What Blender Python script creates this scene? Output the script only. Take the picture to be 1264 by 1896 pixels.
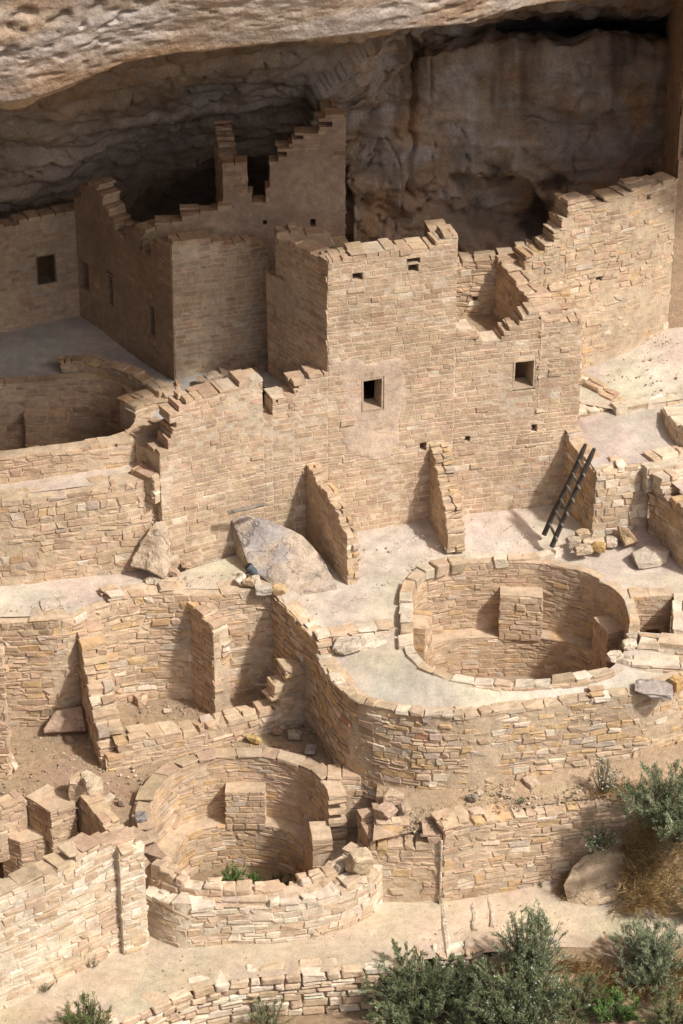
import bpy, math, random
import numpy as np
from mathutils import Vector
from mathutils.geometry import delaunay_2d_cdt

for _o in list(bpy.data.objects):
    bpy.data.objects.remove(_o)
SC = bpy.context.scene
COL = SC.collection

# ------------------------------------------------------------------ camera, light, exposure
W_PX, H_PX, F_PX = 1264.0, 1896.0, 4800.0
PITCH = math.radians(30.0)
CP, SP = math.cos(PITCH), math.sin(PITCH)
AIM = np.array([0.0, 0.0, 3.4])
CAM = AIM + 48.0 * np.array([0.0, -CP, SP])

cam_data = bpy.data.cameras.new('camera')
cam = bpy.data.objects.new('camera', cam_data)
COL.objects.link(cam)
cam.location = CAM
cam.rotation_euler = (math.pi / 2 - PITCH, 0, 0)
cam_data.sensor_fit = 'VERTICAL'
cam_data.sensor_height = 36.0
cam_data.lens = 36.0 * F_PX / H_PX
cam_data.clip_start = 0.5
cam_data.clip_end = 600.0
SC.camera = cam

SUN_L = np.array([0.71, -0.49, 1.0])          # direction towards the sun
SUN_L = SUN_L / np.linalg.norm(SUN_L)
SUN_EL = math.asin(SUN_L[2])
world = bpy.data.worlds.new('World')
SC.world = world
world.use_nodes = True
wn = world.node_tree.nodes
wl = world.node_tree.links
sky = wn.new('ShaderNodeTexSky')
sky.sky_type = 'NISHITA'
sky.sun_disc = False
sky.sun_elevation = SUN_EL
sky.sun_rotation = math.atan2(SUN_L[0], SUN_L[1])
sky.air_density = 1.0
sky.dust_density = 5.0
sky.ozone_density = 1.0
wl.new(sky.outputs['Color'], wn['Background'].inputs['Color'])
wn['Background'].inputs['Strength'].default_value = 0.115

sun_d = bpy.data.lights.new('sun', 'SUN')
sun_d.energy = 3.6
sun_d.angle = math.radians(3.0)
sun_d.color = (1.0, 0.96, 0.905)
sun = bpy.data.objects.new('sun', sun_d)
COL.objects.link(sun)
sun.rotation_euler = Vector(SUN_L).to_track_quat('Z', 'Y').to_euler()
sun.location = (20, -20, 40)

SC.view_settings.view_transform = 'Standard'
SC.view_settings.look = 'None'
SC.view_settings.gamma = 1.0
SC.view_settings.use_curve_mapping = False
SC.view_settings.exposure = 0.22
SC.render.engine = 'CYCLES'
SC.cycles.max_bounces = 6
SC.cycles.diffuse_bounces = 4

# ------------------------------------------------------------------ picture-to-place geometry
def zs(y, v):
    """height of a point at depth y that is seen on picture row v"""
    t = (H_PX / 2 - np.asarray(v, float)) / F_PX
    return CAM[2] + (np.asarray(y, float) - CAM[1]) * (t * CP - SP) / (CP + t * SP)

def P(u, v, z):
    """plan point (x, y) seen at pixel u, v when it lies at height z"""
    dx, t = (u - W_PX / 2) / F_PX, (H_PX / 2 - v) / F_PX
    d = np.array([dx, CP + t * SP, -SP + t * CP])
    k = (z - CAM[2]) / d[2]
    return CAM[0] + k * d[0], CAM[1] + k * d[1]

def PY(u, v, y):
    """x, y, z of the point at pixel u, v lying at depth y"""
    dx, t = (u - W_PX / 2) / F_PX, (H_PX / 2 - v) / F_PX
    d = np.array([dx, CP + t * SP, -SP + t * CP])
    k = (y - CAM[1]) / d[1]
    return CAM[0] + k * d[0], y, CAM[2] + k * d[2]

def U(x, y, z):
    """picture column of a point"""
    depth = CP * (np.asarray(y) - CAM[1]) - SP * (np.asarray(z) - CAM[2])
    return W_PX / 2 + F_PX * (np.asarray(x) - CAM[0]) / depth

# ------------------------------------------------------------------ noise
def _h(ix, iy, iz, seed):
    n = (ix * 374761393 + iy * 668265263 + iz * 1440670441 + seed * 1274126177) & 0xffffffff
    n = ((n ^ (n >> 13)) * 1274126177) & 0xffffffff
    n = ((n ^ (n >> 16)) * 2246822519) & 0xffffffff
    n = n ^ (n >> 15)
    return (n & 0xffffff) / float(0xffffff)

def vnoise(p, seed=0):
    p = np.asarray(p, float)
    i = np.floor(p).astype(np.int64)
    f = p - i
    f = f * f * (3 - 2 * f)
    r = 0
    for dx in (0, 1):
        for dy in (0, 1):
            for dz in (0, 1):
                w = (f[:, 0] if dx else 1 - f[:, 0]) * (f[:, 1] if dy else 1 - f[:, 1]) * (f[:, 2] if dz else 1 - f[:, 2])
                r = r + w * _h(i[:, 0] + dx, i[:, 1] + dy, i[:, 2] + dz, seed)
    return r * 2 - 1

def fbm(p, octv=4, seed=0, gain=0.5):
    p = np.asarray(p, float)
    r, a = 0, 1.0
    for k in range(octv):
        r = r + a * vnoise(p * (2.03 ** k) + 17.3 * k, seed + k)
        a *= gain
    return r

# ------------------------------------------------------------------ mesh collecting
class MB:
    def __init__(self):
        self.v, self.f, self.c, self.n = [], [], [], 0
    def add(self, v, faces, c):
        """v (n,3); faces: list of int arrays (m,k); c (3,) or (n,3)"""
        v = np.asarray(v, float)
        c = np.asarray(c, float)
        if c.ndim == 1:
            c = np.tile(c, (len(v), 1))
        for f in faces:
            f = np.asarray(f, np.int64)
            if len(f):
                self.f.append(f + self.n)
        self.v.append(v); self.c.append(c); self.n += len(v)
    def build(self, name, mat, parent=None, smooth=False):
        v = np.concatenate(self.v); c = np.concatenate(self.c)
        if parent is not None:
            v = v - np.array(parent.location)
        me = bpy.data.meshes.new(name)
        me.vertices.add(len(v))
        me.vertices.foreach_set('co', v.astype(np.float32).ravel())
        loops = np.concatenate([f.ravel() for f in self.f])
        sizes = np.concatenate([np.full(len(f), f.shape[1]) for f in self.f])
        me.loops.add(len(loops))
        me.loops.foreach_set('vertex_index', loops.astype(np.int32))
        me.polygons.add(len(sizes))
        starts = np.concatenate([[0], np.cumsum(sizes)[:-1]])
        me.polygons.foreach_set('loop_start', starts.astype(np.int32))
        me.polygons.foreach_set('loop_total', sizes.astype(np.int32))
        me.polygons.foreach_set('use_smooth', np.full(len(sizes), bool(smooth)))
        at = me.attributes.new('col', 'FLOAT_COLOR', 'POINT')
        at.data.foreach_set('color', np.concatenate([c, np.ones((len(c), 1))], 1).astype(np.float32).ravel())
        me.materials.append(mat)
        me.update(calc_edges=True)
        me.validate()
        o = bpy.data.objects.new(name, me)
        COL.objects.link(o)
        if parent is not None:
            o.parent = parent
        return o

def tag(o, label, cat, group=None, kind=None):
    if label: o['label'] = label
    if cat: o['category'] = cat
    if group: o['group'] = group
    if kind: o['kind'] = kind
    return o

def thing(name, label, cat, loc, group=None):
    o = bpy.data.objects.new(name, None)
    COL.objects.link(o)
    o.empty_display_size = 0.2
    o.location = tuple(float(a) for a in loc)
    return tag(o, label, cat, group)

# ------------------------------------------------------------------ materials
def mk(name, rough=0.9, bump=(22.0, 0.5, 0.02), mottle=(9.0, 0.22), fine=(60.0, 0.14), spec=0.15, base=None, stain=None, crack=None):
    m = bpy.data.materials.new(name)
    m.use_nodes = True
    nt = m.node_tree; N = nt.nodes; L = nt.links
    b = N['Principled BSDF']
    b.inputs['Roughness'].default_value = rough
    b.inputs['Specular IOR Level'].default_value = spec
    geo = N.new('ShaderNodeNewGeometry')
    if base is None:
        a = N.new('ShaderNodeAttribute'); a.attribute_name = 'col'
        csock = a.outputs['Color']
    else:
        r = N.new('ShaderNodeRGB'); r.outputs[0].default_value = (*base, 1)
        csock = r.outputs[0]
    def mul(sock, scale, amp, detail=5.0):
        n = N.new('ShaderNodeTexNoise'); n.inputs['Scale'].default_value = scale; n.inputs['Detail'].default_value = detail
        n.inputs['Roughness'].default_value = 0.6
        L.new(geo.outputs['Position'], n.inputs['Vector'])
        mr = N.new('ShaderNodeMapRange')
        mr.inputs['From Min'].default_value = 0.3; mr.inputs['From Max'].default_value = 0.7
        mr.inputs['To Min'].default_value = 1 - amp; mr.inputs['To Max'].default_value = 1 + amp
        L.new(n.outputs['Fac'], mr.inputs['Value'])
        mx = N.new('ShaderNodeMix'); mx.data_type = 'RGBA'; mx.blend_type = 'MULTIPLY'
        mx.inputs['Factor'].default_value = 1.0
        L.new(sock, mx.inputs[6]); L.new(mr.outputs['Result'], mx.inputs[7])
        return mx.outputs[2]
    csock = mul(csock, *mottle)
    csock = mul(csock, *fine)
    if stain:
        scale, amp = stain
        csock = mul(csock, scale, amp, 4.0)
    if crack:
        for (scale, wid, amt) in crack:
            n = N.new('ShaderNodeTexNoise'); n.inputs['Scale'].default_value = scale; n.inputs['Detail'].default_value = 3.0
            n.inputs['Distortion'].default_value = 0.4
            L.new(geo.outputs['Position'], n.inputs['Vector'])
            s1 = N.new('ShaderNodeMath'); s1.operation = 'SUBTRACT'; s1.inputs[1].default_value = .5; L.new(n.outputs['Fac'], s1.inputs[0])
            s2 = N.new('ShaderNodeMath'); s2.operation = 'ABSOLUTE'; L.new(s1.outputs[0], s2.inputs[0])
            n2 = N.new('ShaderNodeTexNoise'); n2.inputs['Scale'].default_value = scale * .9; L.new(geo.outputs['Position'], n2.inputs['Vector'])
            mk_ = N.new('ShaderNodeMapRange'); mk_.inputs['From Min'].default_value = .42; mk_.inputs['From Max'].default_value = .56
            mk_.inputs['To Min'].default_value = 0.0; mk_.inputs['To Max'].default_value = wid
            L.new(n2.outputs['Fac'], mk_.inputs['Value'])
            lt = N.new('ShaderNodeMath'); lt.operation = 'LESS_THAN'; L.new(s2.outputs[0], lt.inputs[0]); L.new(mk_.outputs['Result'], lt.inputs[1])
            mr = N.new('ShaderNodeMapRange'); mr.inputs['To Min'].default_value = 1.0; mr.inputs['To Max'].default_value = 1 - amt
            L.new(lt.outputs[0], mr.inputs['Value'])
            mx = N.new('ShaderNodeMix'); mx.data_type = 'RGBA'; mx.blend_type = 'MULTIPLY'; mx.inputs['Factor'].default_value = 1.0
            L.new(csock, mx.inputs[6]); L.new(mr.outputs['Result'], mx.inputs[7]); csock = mx.outputs[2]
    L.new(csock, b.inputs['Base Color'])
    n = N.new('ShaderNodeTexNoise'); n.inputs['Scale'].default_value = bump[0]; n.inputs['Detail'].default_value = 8.0
    n.inputs['Roughness'].default_value = 0.62
    L.new(geo.outputs['Position'], n.inputs['Vector'])
    bp = N.new('ShaderNodeBump'); bp.inputs['Strength'].default_value = bump[1]; bp.inputs['Distance'].default_value = bump[2]
    L.new(n.outputs['Fac'], bp.inputs['Height']); L.new(bp.outputs['Normal'], b.inputs['Normal'])
    return m

M_STONE = mk('sandstone_masonry', bump=(20.0, 0.55, 0.03), mottle=(7.0, 0.2), fine=(55.0, 0.16), stain=(1.1, 0.14))
M_EARTH = mk('packed_earth', bump=(9.0, 0.6, 0.03), mottle=(4.5, 0.17), fine=(38.0, 0.17), stain=(1.1, 0.13), crack=[(.9, .003, .16)])
M_GRAVEL = mk('gravelly_earth', bump=(30.0, 0.9, 0.03), mottle=(10.0, 0.2), fine=(90.0, 0.25))
M_CLIFF = mk('cliff_sandstone', bump=(7.0, 0.65, 0.08), mottle=(3.5, 0.16), fine=(26.0, 0.2), stain=(0.8, 0.16))
M_ROCK = mk('loose_sandstone', bump=(11.0, 0.8, 0.06), mottle=(5.0, 0.24), fine=(40.0, 0.2), stain=(2.6, .2), crack=[(1.6, .014, .4)])
M_LEAF = mk('leaf', rough=0.7, bump=(40.0, 0.1, 0.005), mottle=(6.0, 0.25), fine=(30.0, 0.15))
M_WOOD = mk('weathered_wood', rough=0.6, spec=0.35, bump=(60.0, 0.4, 0.006), mottle=(10.0, 0.3), fine=(80.0, 0.2))

# ------------------------------------------------------------------ wall paths
class Path:
    STEP = 0.04
    def __init__(self, pts, smooth=0.0, closed=False):
        p = np.asarray(pts, float)
        if closed:
            p = np.vstack([p, p[:1]])
        seg = np.hypot(*np.diff(p, axis=0).T)
        s = np.concatenate([[0], np.cumsum(seg)])
        n = max(6, int(s[-1] / self.STEP))
        ss = np.linspace(0, s[-1], n)
        q = np.stack([np.interp(ss, s, p[:, 0]), np.interp(ss, s, p[:, 1])], 1)
        k = int(smooth / self.STEP)
        if k >= 1:
            for _ in range(2):
                if closed:
                    core = q[:-1]
                    qq = np.vstack([core[-k:], core, core[:k + 1]])
                    q = np.stack([np.convolve(qq[:, i], np.ones(2 * k + 1) / (2 * k + 1), 'valid') for i in (0, 1)], 1)
                    q = np.vstack([q[:len(core)], q[:1]])
                else:
                    a = q[0] - (q[1] - q[0]) * np.arange(k, 0, -1)[:, None]
                    b = q[-1] + (q[-1] - q[-2]) * np.arange(1, k + 1)[:, None]
                    qq = np.vstack([a, q, b])
                    q = np.stack([np.convolve(qq[:, i], np.ones(2 * k + 1) / (2 * k + 1), 'valid') for i in (0, 1)], 1)
        seg = np.hypot(*np.diff(q, axis=0).T)
        self.s = np.concatenate([[0], np.cumsum(seg)])
        self.q = q
        self.L = self.s[-1]
        t = np.gradient(q, axis=0)
        if closed:
            t[0] = t[-1] = q[1] - q[-2]
        t /= np.hypot(t[:, 0], t[:, 1])[:, None]
        self.t = t
        self.n = np.stack([-t[:, 1], t[:, 0]], 1)
    def at(self, s, d):
        s = np.asarray(s, float); d = np.asarray(d, float)
        c = np.clip(s, 0, self.L)
        ix = lambda a: np.interp(c, self.s, a)
        nx, ny = ix(self.n[:, 0]), ix(self.n[:, 1])
        m = np.sqrt(nx * nx + ny * ny); nx, ny = nx / m, ny / m
        e = s - c
        return ix(self.q[:, 0]) + nx * d + ix(self.t[:, 0]) * e, ix(self.q[:, 1]) + ny * d + ix(self.t[:, 1]) * e
    def px_top(self, prof, z0):
        us = np.array([a[0] for a in prof], float); vs = np.array([a[1] for a in prof], float)
        z = np.full(len(self.s), float(z0))
        for _ in range(5):
            u = U(self.q[:, 0], self.q[:, 1], z)
            z = zs(self.q[:, 1], np.interp(u, us, vs))
        return z
    def find(self, u, z):
        uu = U(self.q[:, 0], self.q[:, 1], z)
        return float(np.interp(u, uu, self.s))
    def pt(self, s):
        x, y = self.at(np.array([s]), np.array([0.0]))
        return float(x[0]), float(y[0])

# ------------------------------------------------------------------ stone by stone masonry
_g = [(i, j, k) for i in range(4) for j in range(4) for k in range(4) if i in (0, 3) or j in (0, 3) or k in (0, 3)]
_gi = {a: n for n, a in enumerate(_g)}
T_SIGN = np.array([[(-1 if a < 2 else 1) for a in g] for g in _g], float)
T_N = np.array([[(-1 if a == 0 else (1 if a == 3 else 0)) for a in g] for g in _g], float)
T_N /= np.linalg.norm(T_N, axis=1)[:, None]
T_CORNER = np.array([(1 if g[0] > 1 else 0) + (2 if g[1] > 1 else 0) + (4 if g[2] > 1 else 0) for g in _g])
T_F = []
for ax in range(3):
    o1, o2 = [(1, 2), (2, 0), (0, 1)][ax]
    for side in (0, 3):
        for a in range(3):
            for b in range(3):
                q = []
                for (da, db) in ((0, 0), (1, 0), (1, 1), (0, 1)):
                    c = [0, 0, 0]; c[ax] = side; c[o1] = a + da; c[o2] = b + db
                    q.append(_gi[tuple(c)])
                T_F.append(q if side == 3 else q[::-1])
T_F = np.array(T_F)

def stones_mesh(mb, ctr, half, bev, jit, cols, rng, mapping, tilt=None):
    """rounded irregular blocks in (along, depth, up) coordinates, mapped into the place"""
    n = len(ctr)
    if n == 0:
        return
    ctr = np.asarray(ctr); half = np.asarray(half)
    bev = np.minimum(np.asarray(bev), 0.42 * half.min(1))[:, None, None]
    v = T_SIGN[None] * (half[:, None, :] - bev) + bev * T_N[None]
    off = rng.uniform(-1, 1, (n, 8, 3)) * np.asarray(jit)[:, None, None] * np.array([1.3, 0.45, 0.8])
    off = np.clip(off, -0.45 * half[:, None, :], 0.45 * half[:, None, :])
    v = v + off[:, T_CORNER, :]
    v = v + rng.uniform(-1, 1, v.shape) * np.asarray(jit)[:, None, None] * 0.16
    if tilt is not None:
        v[:, :, 2] += v[:, :, 0] * tilt[:, None]
    v = v + ctr[:, None, :]
    s, d, z = v[..., 0].ravel(), v[..., 1].ravel(), v[..., 2].ravel()
    xyz = mapping(s, d, z)
    f = (T_F[None] + (np.arange(n) * len(_g))[:, None, None]).reshape(-1, 4)
    c = np.repeat(np.asarray(cols), len(_g), axis=0)
    mb.add(xyz, [f], c)

C_TAN, C_PINK, C_BUFF, C_OCHRE, C_GREY, C_PALE, C_DARK = ((.425, .318, .212), (.42, .303, .21), (.455, .352, .245), (.455, .32, .18),
                                                    (.405, .33, .255), (.545, .462, .352), (.365, .26, .175))
PAL = {
    'tower': [(5, C_TAN), (4, C_PINK), (2, C_BUFF), (.25, C_PALE), (.4, (.36, .25, .17))],
    'warm': [(4, C_TAN), (3, C_BUFF), (1.5, C_PINK), (.7, C_OCHRE), (.4, C_GREY), (.4, C_PALE), (.4, C_DARK)],
    'ochre': [(3, C_BUFF), (3, C_TAN), (2, C_OCHRE), (.9, C_GREY), (.8, C_PALE), (.12, (.36, .2, .13)), (.5, C_DARK)],
    'pale': [(4, C_PALE), (4, C_BUFF), (1, C_TAN), (.5, (.62, .54, .43))],
    'kiva': [(4, C_TAN), (2, C_BUFF), (2, C_PINK), (.9, C_OCHRE), (.5, C_GREY), (.4, C_DARK)],
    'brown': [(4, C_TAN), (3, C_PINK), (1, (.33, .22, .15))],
}
STY = {  #        course h      stone w      joint  bev   jit   protrusion mortar recess/amp  mortar colour
    'tower':  dict(h=(.075, .115), w=(.15, .33), gap=.009, bev=.005, jit=.010, plas=.0045, pro=.006, mrec=.0035, mamp=.004, mort=(.565, .452, .335), pal='tower', split=.04, wy=1),
    'plaster': dict(h=(.06, .1), w=(.16, .36), gap=.006, bev=.006, jit=.006, plas=.01, pro=.004, mrec=-.004, mamp=.008, mort=(.47, .35, .245), pal='brown', split=.03, wy=1),
    'rough':  dict(h=(.07, .15), w=(.13, .38), gap=.0085, bev=.009, jit=.028, plas=.010, pro=.015, mrec=.010, mamp=.010, mort=(.52, .405, .285), pal='warm', split=.07, wy=2),
    'ochre':  dict(h=(.07, .145), w=(.12, .35), gap=.009, bev=.010, jit=.028, plas=.012, pro=.020, mrec=.013, mamp=.013, mort=(.51, .395, .272), pal='ochre', split=.08, wy=2),
    'pale':   dict(h=(.07, .15), w=(.14, .42), gap=.008, bev=.009, jit=.026, plas=.006, pro=.014, mrec=.010, mamp=.008, mort=(.56, .475, .36), pal='pale', split=.06, wy=2),
    'kiva':   dict(h=(.065, .12), w=(.13, .34), gap=.008, bev=.007, jit=.018, plas=.010, pro=.010, mrec=.007, mamp=.007, mort=(.51, .392, .275), pal='kiva', split=.06, wy=1),
    'dry':    dict(h=(.1, .17), w=(.18, .42), gap=.012, bev=.026, jit=.026, pro=.03, mrec=.05, mamp=.01, mort=(.36, .27, .19), pal='pale', split=.2, wy=1),
    'thin':   dict(h=(.06, .11), w=(.11, .28), gap=.006, bev=.007, jit=.018, pro=.012, mrec=.002, mamp=.01, mort=(.47, .35, .235), pal='warm', split=.1, wy=2),
}

def pick_cols(rng, n, pal, ref=None):
    w = np.array([a for a, _ in PAL[pal]]); w = w / w.sum()
    base = np.array([c for _, c in PAL[pal]])
    c = base[rng.choice(len(w), n, p=w)]
    c = c * rng.uniform(.90, 1.09, (n, 1)) * rng.uniform(.98, 1.02, (n, 3))
    return c

SEED = [100]
def masonry(mb, path, zb, top, th, style, openings=(), d0=0.0, warp=0.018, cap=True, endrag=.04, over=None, breaks=()):
    st = dict(STY[style])
    if over: st.update(over)
    SEED[0] += 1
    rng = np.random.default_rng(SEED[0])
    zbA = np.full(len(path.s), float(zb)) if np.isscalar(zb) else np.interp(path.s, np.linspace(0, path.L, len(zb)), zb)
    topA = np.full(len(path.s), float(top)) if np.isscalar(top) else (top if len(top) == len(path.s) else np.interp(path.s, np.linspace(0, path.L, len(top)), top))
    zmin = float(zbA.min()) - 0.02; zmax = float(topA.max()) + 0.1
    req = [zmin]
    for zz in sorted([o[2] for o in openings] + [o[3] for o in openings]):
        if zz - req[-1] > .045 and zz < zmax: req.append(zz)
    req.append(zmax + .1)
    lv = [zmin]
    for a, b in zip(req[:-1], req[1:]):
        c = a; tmp = []
        while c < b - 1e-6:
            c += rng.uniform(*st['h']); tmp.append(c)
        if b != req[-1]:
            if len(tmp) > 1 and b - tmp[-2] < .4 * (tmp[-1] - tmp[-2]): tmp.pop()
            k_ = (b - a) / (tmp[-1] - a); tmp = [a + (t - a) * k_ for t in tmp]
        lv += tmp
    lv = np.array(lv)
    sd = int(rng.integers(1, 9999))
    def zw(s):
        return warp * (1.2 * vnoise(np.stack([s * .55, s * 0 + sd, s * 0], 1), 3) + .6 * vnoise(np.stack([s * 1.7, s * 0, s * 0 + sd], 1), 5))
    def dw(s, z):
        return 0.016 * vnoise(np.stack([s * .9, z * .9, s * 0 + sd], 1), 7)
    op_any = len(openings) > 0
    def mapping(s, d, z):
        x, y = path.at(s, d + dw(s, z) + d0)
        return np.stack([x, y, z + (0 if op_any else 1) * zw(s)], 1)
    ctr, half, bev, jit = [], [], [], []
    runs = []
    for k in range(len(lv) - 1):
        zA, zB = lv[k], lv[k + 1]
        zm = .5 * (zA + zB)
        cuts = [0.0]
        while cuts[-1] < path.L:
            cuts.append(cuts[-1] + rng.uniform(*st['w']) * (0.6 + .4 * rng.random() if len(cuts) == 1 else 1))
        if len(cuts) > 2 and path.L - cuts[-2] < .5 * st['w'][0]:
            cuts.pop()
        cuts[-1] = path.L
        ivs = [(0.0, path.L)]
        for (a, b, z0, z1) in openings:
            if zA < z1 - .005 and zB > z0 + .005:
                nv = []
                for (p, q) in ivs:
                    if b <= p or a >= q: nv.append((p, q)); continue
                    if a > p: nv.append((p, a))
                    if b < q: nv.append((b, q))
                ivs = nv
        cur = None
        for (p, q) in ivs:
            bk_ = [c for c in breaks if p < c < q]
            inner = [c for c in cuts if p + .06 < c < q - .06 and all(abs(c - e) > .06 for e in bk_)]
            bs = sorted([p] + inner + bk_ + [q])
            for a, b in zip(bs[:-1], bs[1:]):
                sm = .5 * (a + b)
                t = np.interp(sm, path.s, topA); bz = np.interp(sm, path.s, zbA)
                if (zm > t + rng.uniform(-.025, .025) if cap else zA > t - .035) or zB < bz - .04:
                    if cur: runs.append((cur[0], cur[1], zA, zB)); cur = None
                    continue
                cur = (cur[0], b) if cur and abs(cur[1] - a) < 1e-6 else ((runs.append((cur[0], cur[1], zA, zB)) or (a, b)) if cur else (a, b))
                a2 = a - (rng.uniform(-endrag, endrag * .4) if a == 0 else 0)
                b2 = b + (rng.uniform(-endrag, endrag * .4) if b == path.L else 0)
                is_cap = cap and (zB + .06 > t)
                pro = rng.uniform(-.3, 1) * st['pro'] + (0.004 if is_cap else 0)
                if rng.random() < .02: pro += .02
                pro2 = rng.uniform(-.3, 1) * st['pro'] + (0.004 if is_cap else 0)
                pieces = [(zA, zB)]
                if is_cap: pieces = [(zA, max(zA + .035, min(zB, t + rng.uniform(-.02, .03))))]
                elif not cap and zB > t - .02: pieces = [(zA, max(zA + .03, min(zB, t)))]
                if not is_cap and rng.random() < st['split'] and zB - zA > .085:
                    c = zA + (zB - zA) * rng.uniform(.38, .62)
                    pieces = [(zA, c), (c, zB)]
                for (c0, c1) in pieces:
                    hz = .5 * (c1 - c0) - st['gap'] * rng.uniform(.6, 1.5)
                    hs = .5 * (b2 - a2) - st['gap'] * rng.uniform(.6, 1.6)
                    if hs < .015 or hz < .012: continue
                    dsp = [(-pro, th + pro2)]
                    if th > .2 and ((st['wy'] == 2 and not is_cap) or (is_cap and rng.random() < .6)):
                        q_ = th * rng.uniform(.4, .62); dsp = [(-pro, q_ - .008), (q_ + .008, th + pro2)]
                    for di, (e0, e1) in enumerate(dsp):
                        lo = rng.uniform(-.02, .03) if (di and is_cap) else 0
                        ctr.append((.5 * (a2 + b2) + (rng.uniform(-.05, .05) if di else 0), .5 * (e0 + e1), .5 * (c0 + c1) - lo))
                        half.append((hs, .5 * (e1 - e0), hz))
                        bev.append(st['bev'] * rng.uniform(.7, 1.5)); jit.append(st['jit'] * rng.uniform(.6, 1.3))
            if cur: runs.append((cur[0], cur[1], zA, zB)); cur = None
    n = len(ctr)
    if n == 0: return
    cols = pick_cols(rng, n, st['pal'])
    cols = np.minimum(cols * np.array([1.13, 1.105, 1.10]), .66)
    tilt = rng.normal(0, st['jit'] * .8, n)
    stones_mesh(mb, ctr, half, bev, jit, cols, rng, mapping, tilt)
    # mortar core, one strip per course, its face wandering in and out of the stone faces
    ms = st['mort']
    def md(s, z):
        big = vnoise(np.stack([s * .42, z * .5, s * 0 + sd + 31], 1), 15) + .35 * vnoise(np.stack([s * 1.3, z * 1.5, s * 0 + sd + 33], 1), 16)
        return -st.get('plas', .010) * np.clip(big * 2.0 - .45, 0, 1) + st['mrec'] + st['mamp'] * (vnoise(np.stack([s * 1.6, z * 1.3, s * 0 + sd + 3], 1), 11) + .4 * vnoise(np.stack([s * 6, z * 2.4, s * 0 + sd + 9], 1), 12))
    for (a, b, zA, zB) in runs:
        a, b = a + .012, b - .012
        if b - a < .02: continue
        m = max(2, int((b - a) / .07) + 1)
        s = np.linspace(a, b, m)
        zlo = np.full(m, zA); zhi = np.full(m, zB)
        if not cap: zhi = np.minimum(zhi, np.maximum(np.interp(s, path.s, topA) - .006, zA + .02))
        if cap: zhi = np.where(zB + .06 > np.interp(s, path.s, topA), zA + .38 * (zB - zA), zhi)
        d1, d2 = md(s, zlo), md(s, zhi)
        bk = th - .01 - .5 * st['mrec']
        S = np.concatenate([s, s, s, s]); D = np.concatenate([d1, d2, np.full(m, bk), np.full(m, bk)])
        Z = np.concatenate([zlo, zhi, zhi, zlo])
        v = mapping(S, D, Z)
        i = np.arange(m - 1)
        f = [np.stack([i, i + 1, m + i + 1, m + i], 1), np.stack([m + i, m + i + 1, 2 * m + i + 1, 2 * m + i], 1),
             np.stack([2 * m + i, 2 * m + i + 1, 3 * m + i + 1, 3 * m + i], 1),
             np.array([[0, m, 2 * m, 3 * m]]), np.array([[m - 1, 4 * m - 1, 3 * m - 1, 2 * m - 1]])]
        cc = np.array(ms)[None] * (1 + .1 * vnoise(np.stack([S * 1.2, Z * 1.2, S * 0 + sd], 1), 21))[:, None]
        mb.add(v, f, cc)

def path_px(pts, zr=None, smooth=0.0, closed=False):
    return Path([P(a[0], a[1], a[2] if len(a) > 2 else zr) for a in pts], smooth, closed)

def opening_px(path, rect, zguess):
    """opening on a wall face from its picture rectangle"""
    u0, v0, u1, v1 = rect
    s = .5 * (path.find(u0, zguess) + path.find(u1, zguess))
    for _ in range(4):
        y = path.pt(s)[1]
        z1, z0 = float(zs(y, v0)), float(zs(y, v1))
        a, b = path.find(u0, .5 * (z0 + z1)), path.find(u1, .5 * (z0 + z1))
        s = .5 * (a + b)
    return a, b, z0, z1

def lining(path, op, th, parent, name='window', col=(.42, .29, .2), sill=True, lintel=True, t=.028):
    """plastered jambs, sill and lintel of one opening"""
    a, b, z0, z1 = op
    mb = MB()
    rng = np.random.default_rng(int(abs(a * 1000 + z0 * 77)) + 5)
    def mp(s, d, z):
        x, y = path.at(s, d); return np.stack([x, y, z], 1)
    pcs = [(a + t / 2, .5 * (z0 + z1), t / 2 + .012, .5 * (z1 - z0)), (b - t / 2, .5 * (z0 + z1), t / 2 + .012, .5 * (z1 - z0)),
           (.5 * (a + b), z0 + t / 2, .5 * (b - a) - t, t / 2 + .008), (.5 * (a + b), z1 - t / 2, .5 * (b - a) - t, t / 2 + .008)]
    ctr = [(p[0], th / 2 + .0, p[1]) for p in pcs]
    half = [(p[2], th / 2 + .004, p[3]) for p in pcs]
    stones_mesh(mb, ctr, half, [.008] * 4, [.006] * 4, np.array([col] * 4) * rng.uniform(.92, 1.05, (4, 1)), rng, mp)
    return mb.build(name, M_STONE, parent)

def W(parent, name, pts, zb, top, th, style, zr=None, smooth=0.0, openings=(), z0=None, mat=None, mb=None, **kw):
    """one stretch of masonry; top: number, list of heights along it, or dict(px=[...])"""
    p = pts if isinstance(pts, Path) else path_px(pts, zr if zr is not None else (zb if np.isscalar(zb) else zb[0]), smooth)
    if isinstance(top, dict):
        top = p.px_top(top['px'], z0 if z0 is not None else (np.max(zb) + 1.5))
    own = mb is None
    if own: mb = MB()
    masonry(mb, p, zb, top, th, style, openings, **kw)
    if own:
        mb.build(name, mat or M_STONE, parent)
    return p

# ------------------------------------------------------------------ ground sheets
def in_poly(x, y, poly):
    r = np.zeros(len(x), bool)
    n = len(poly); j = n - 1
    for i in range(n):
        xi, yi = poly[i]; xj, yj = poly[j]
        c = ((yi > y) != (yj > y)) & (x < (xj - xi) * (y - yi) / (yj - yi + 1e-12) + xi)
        r ^= c
        j = i
    return r

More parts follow.
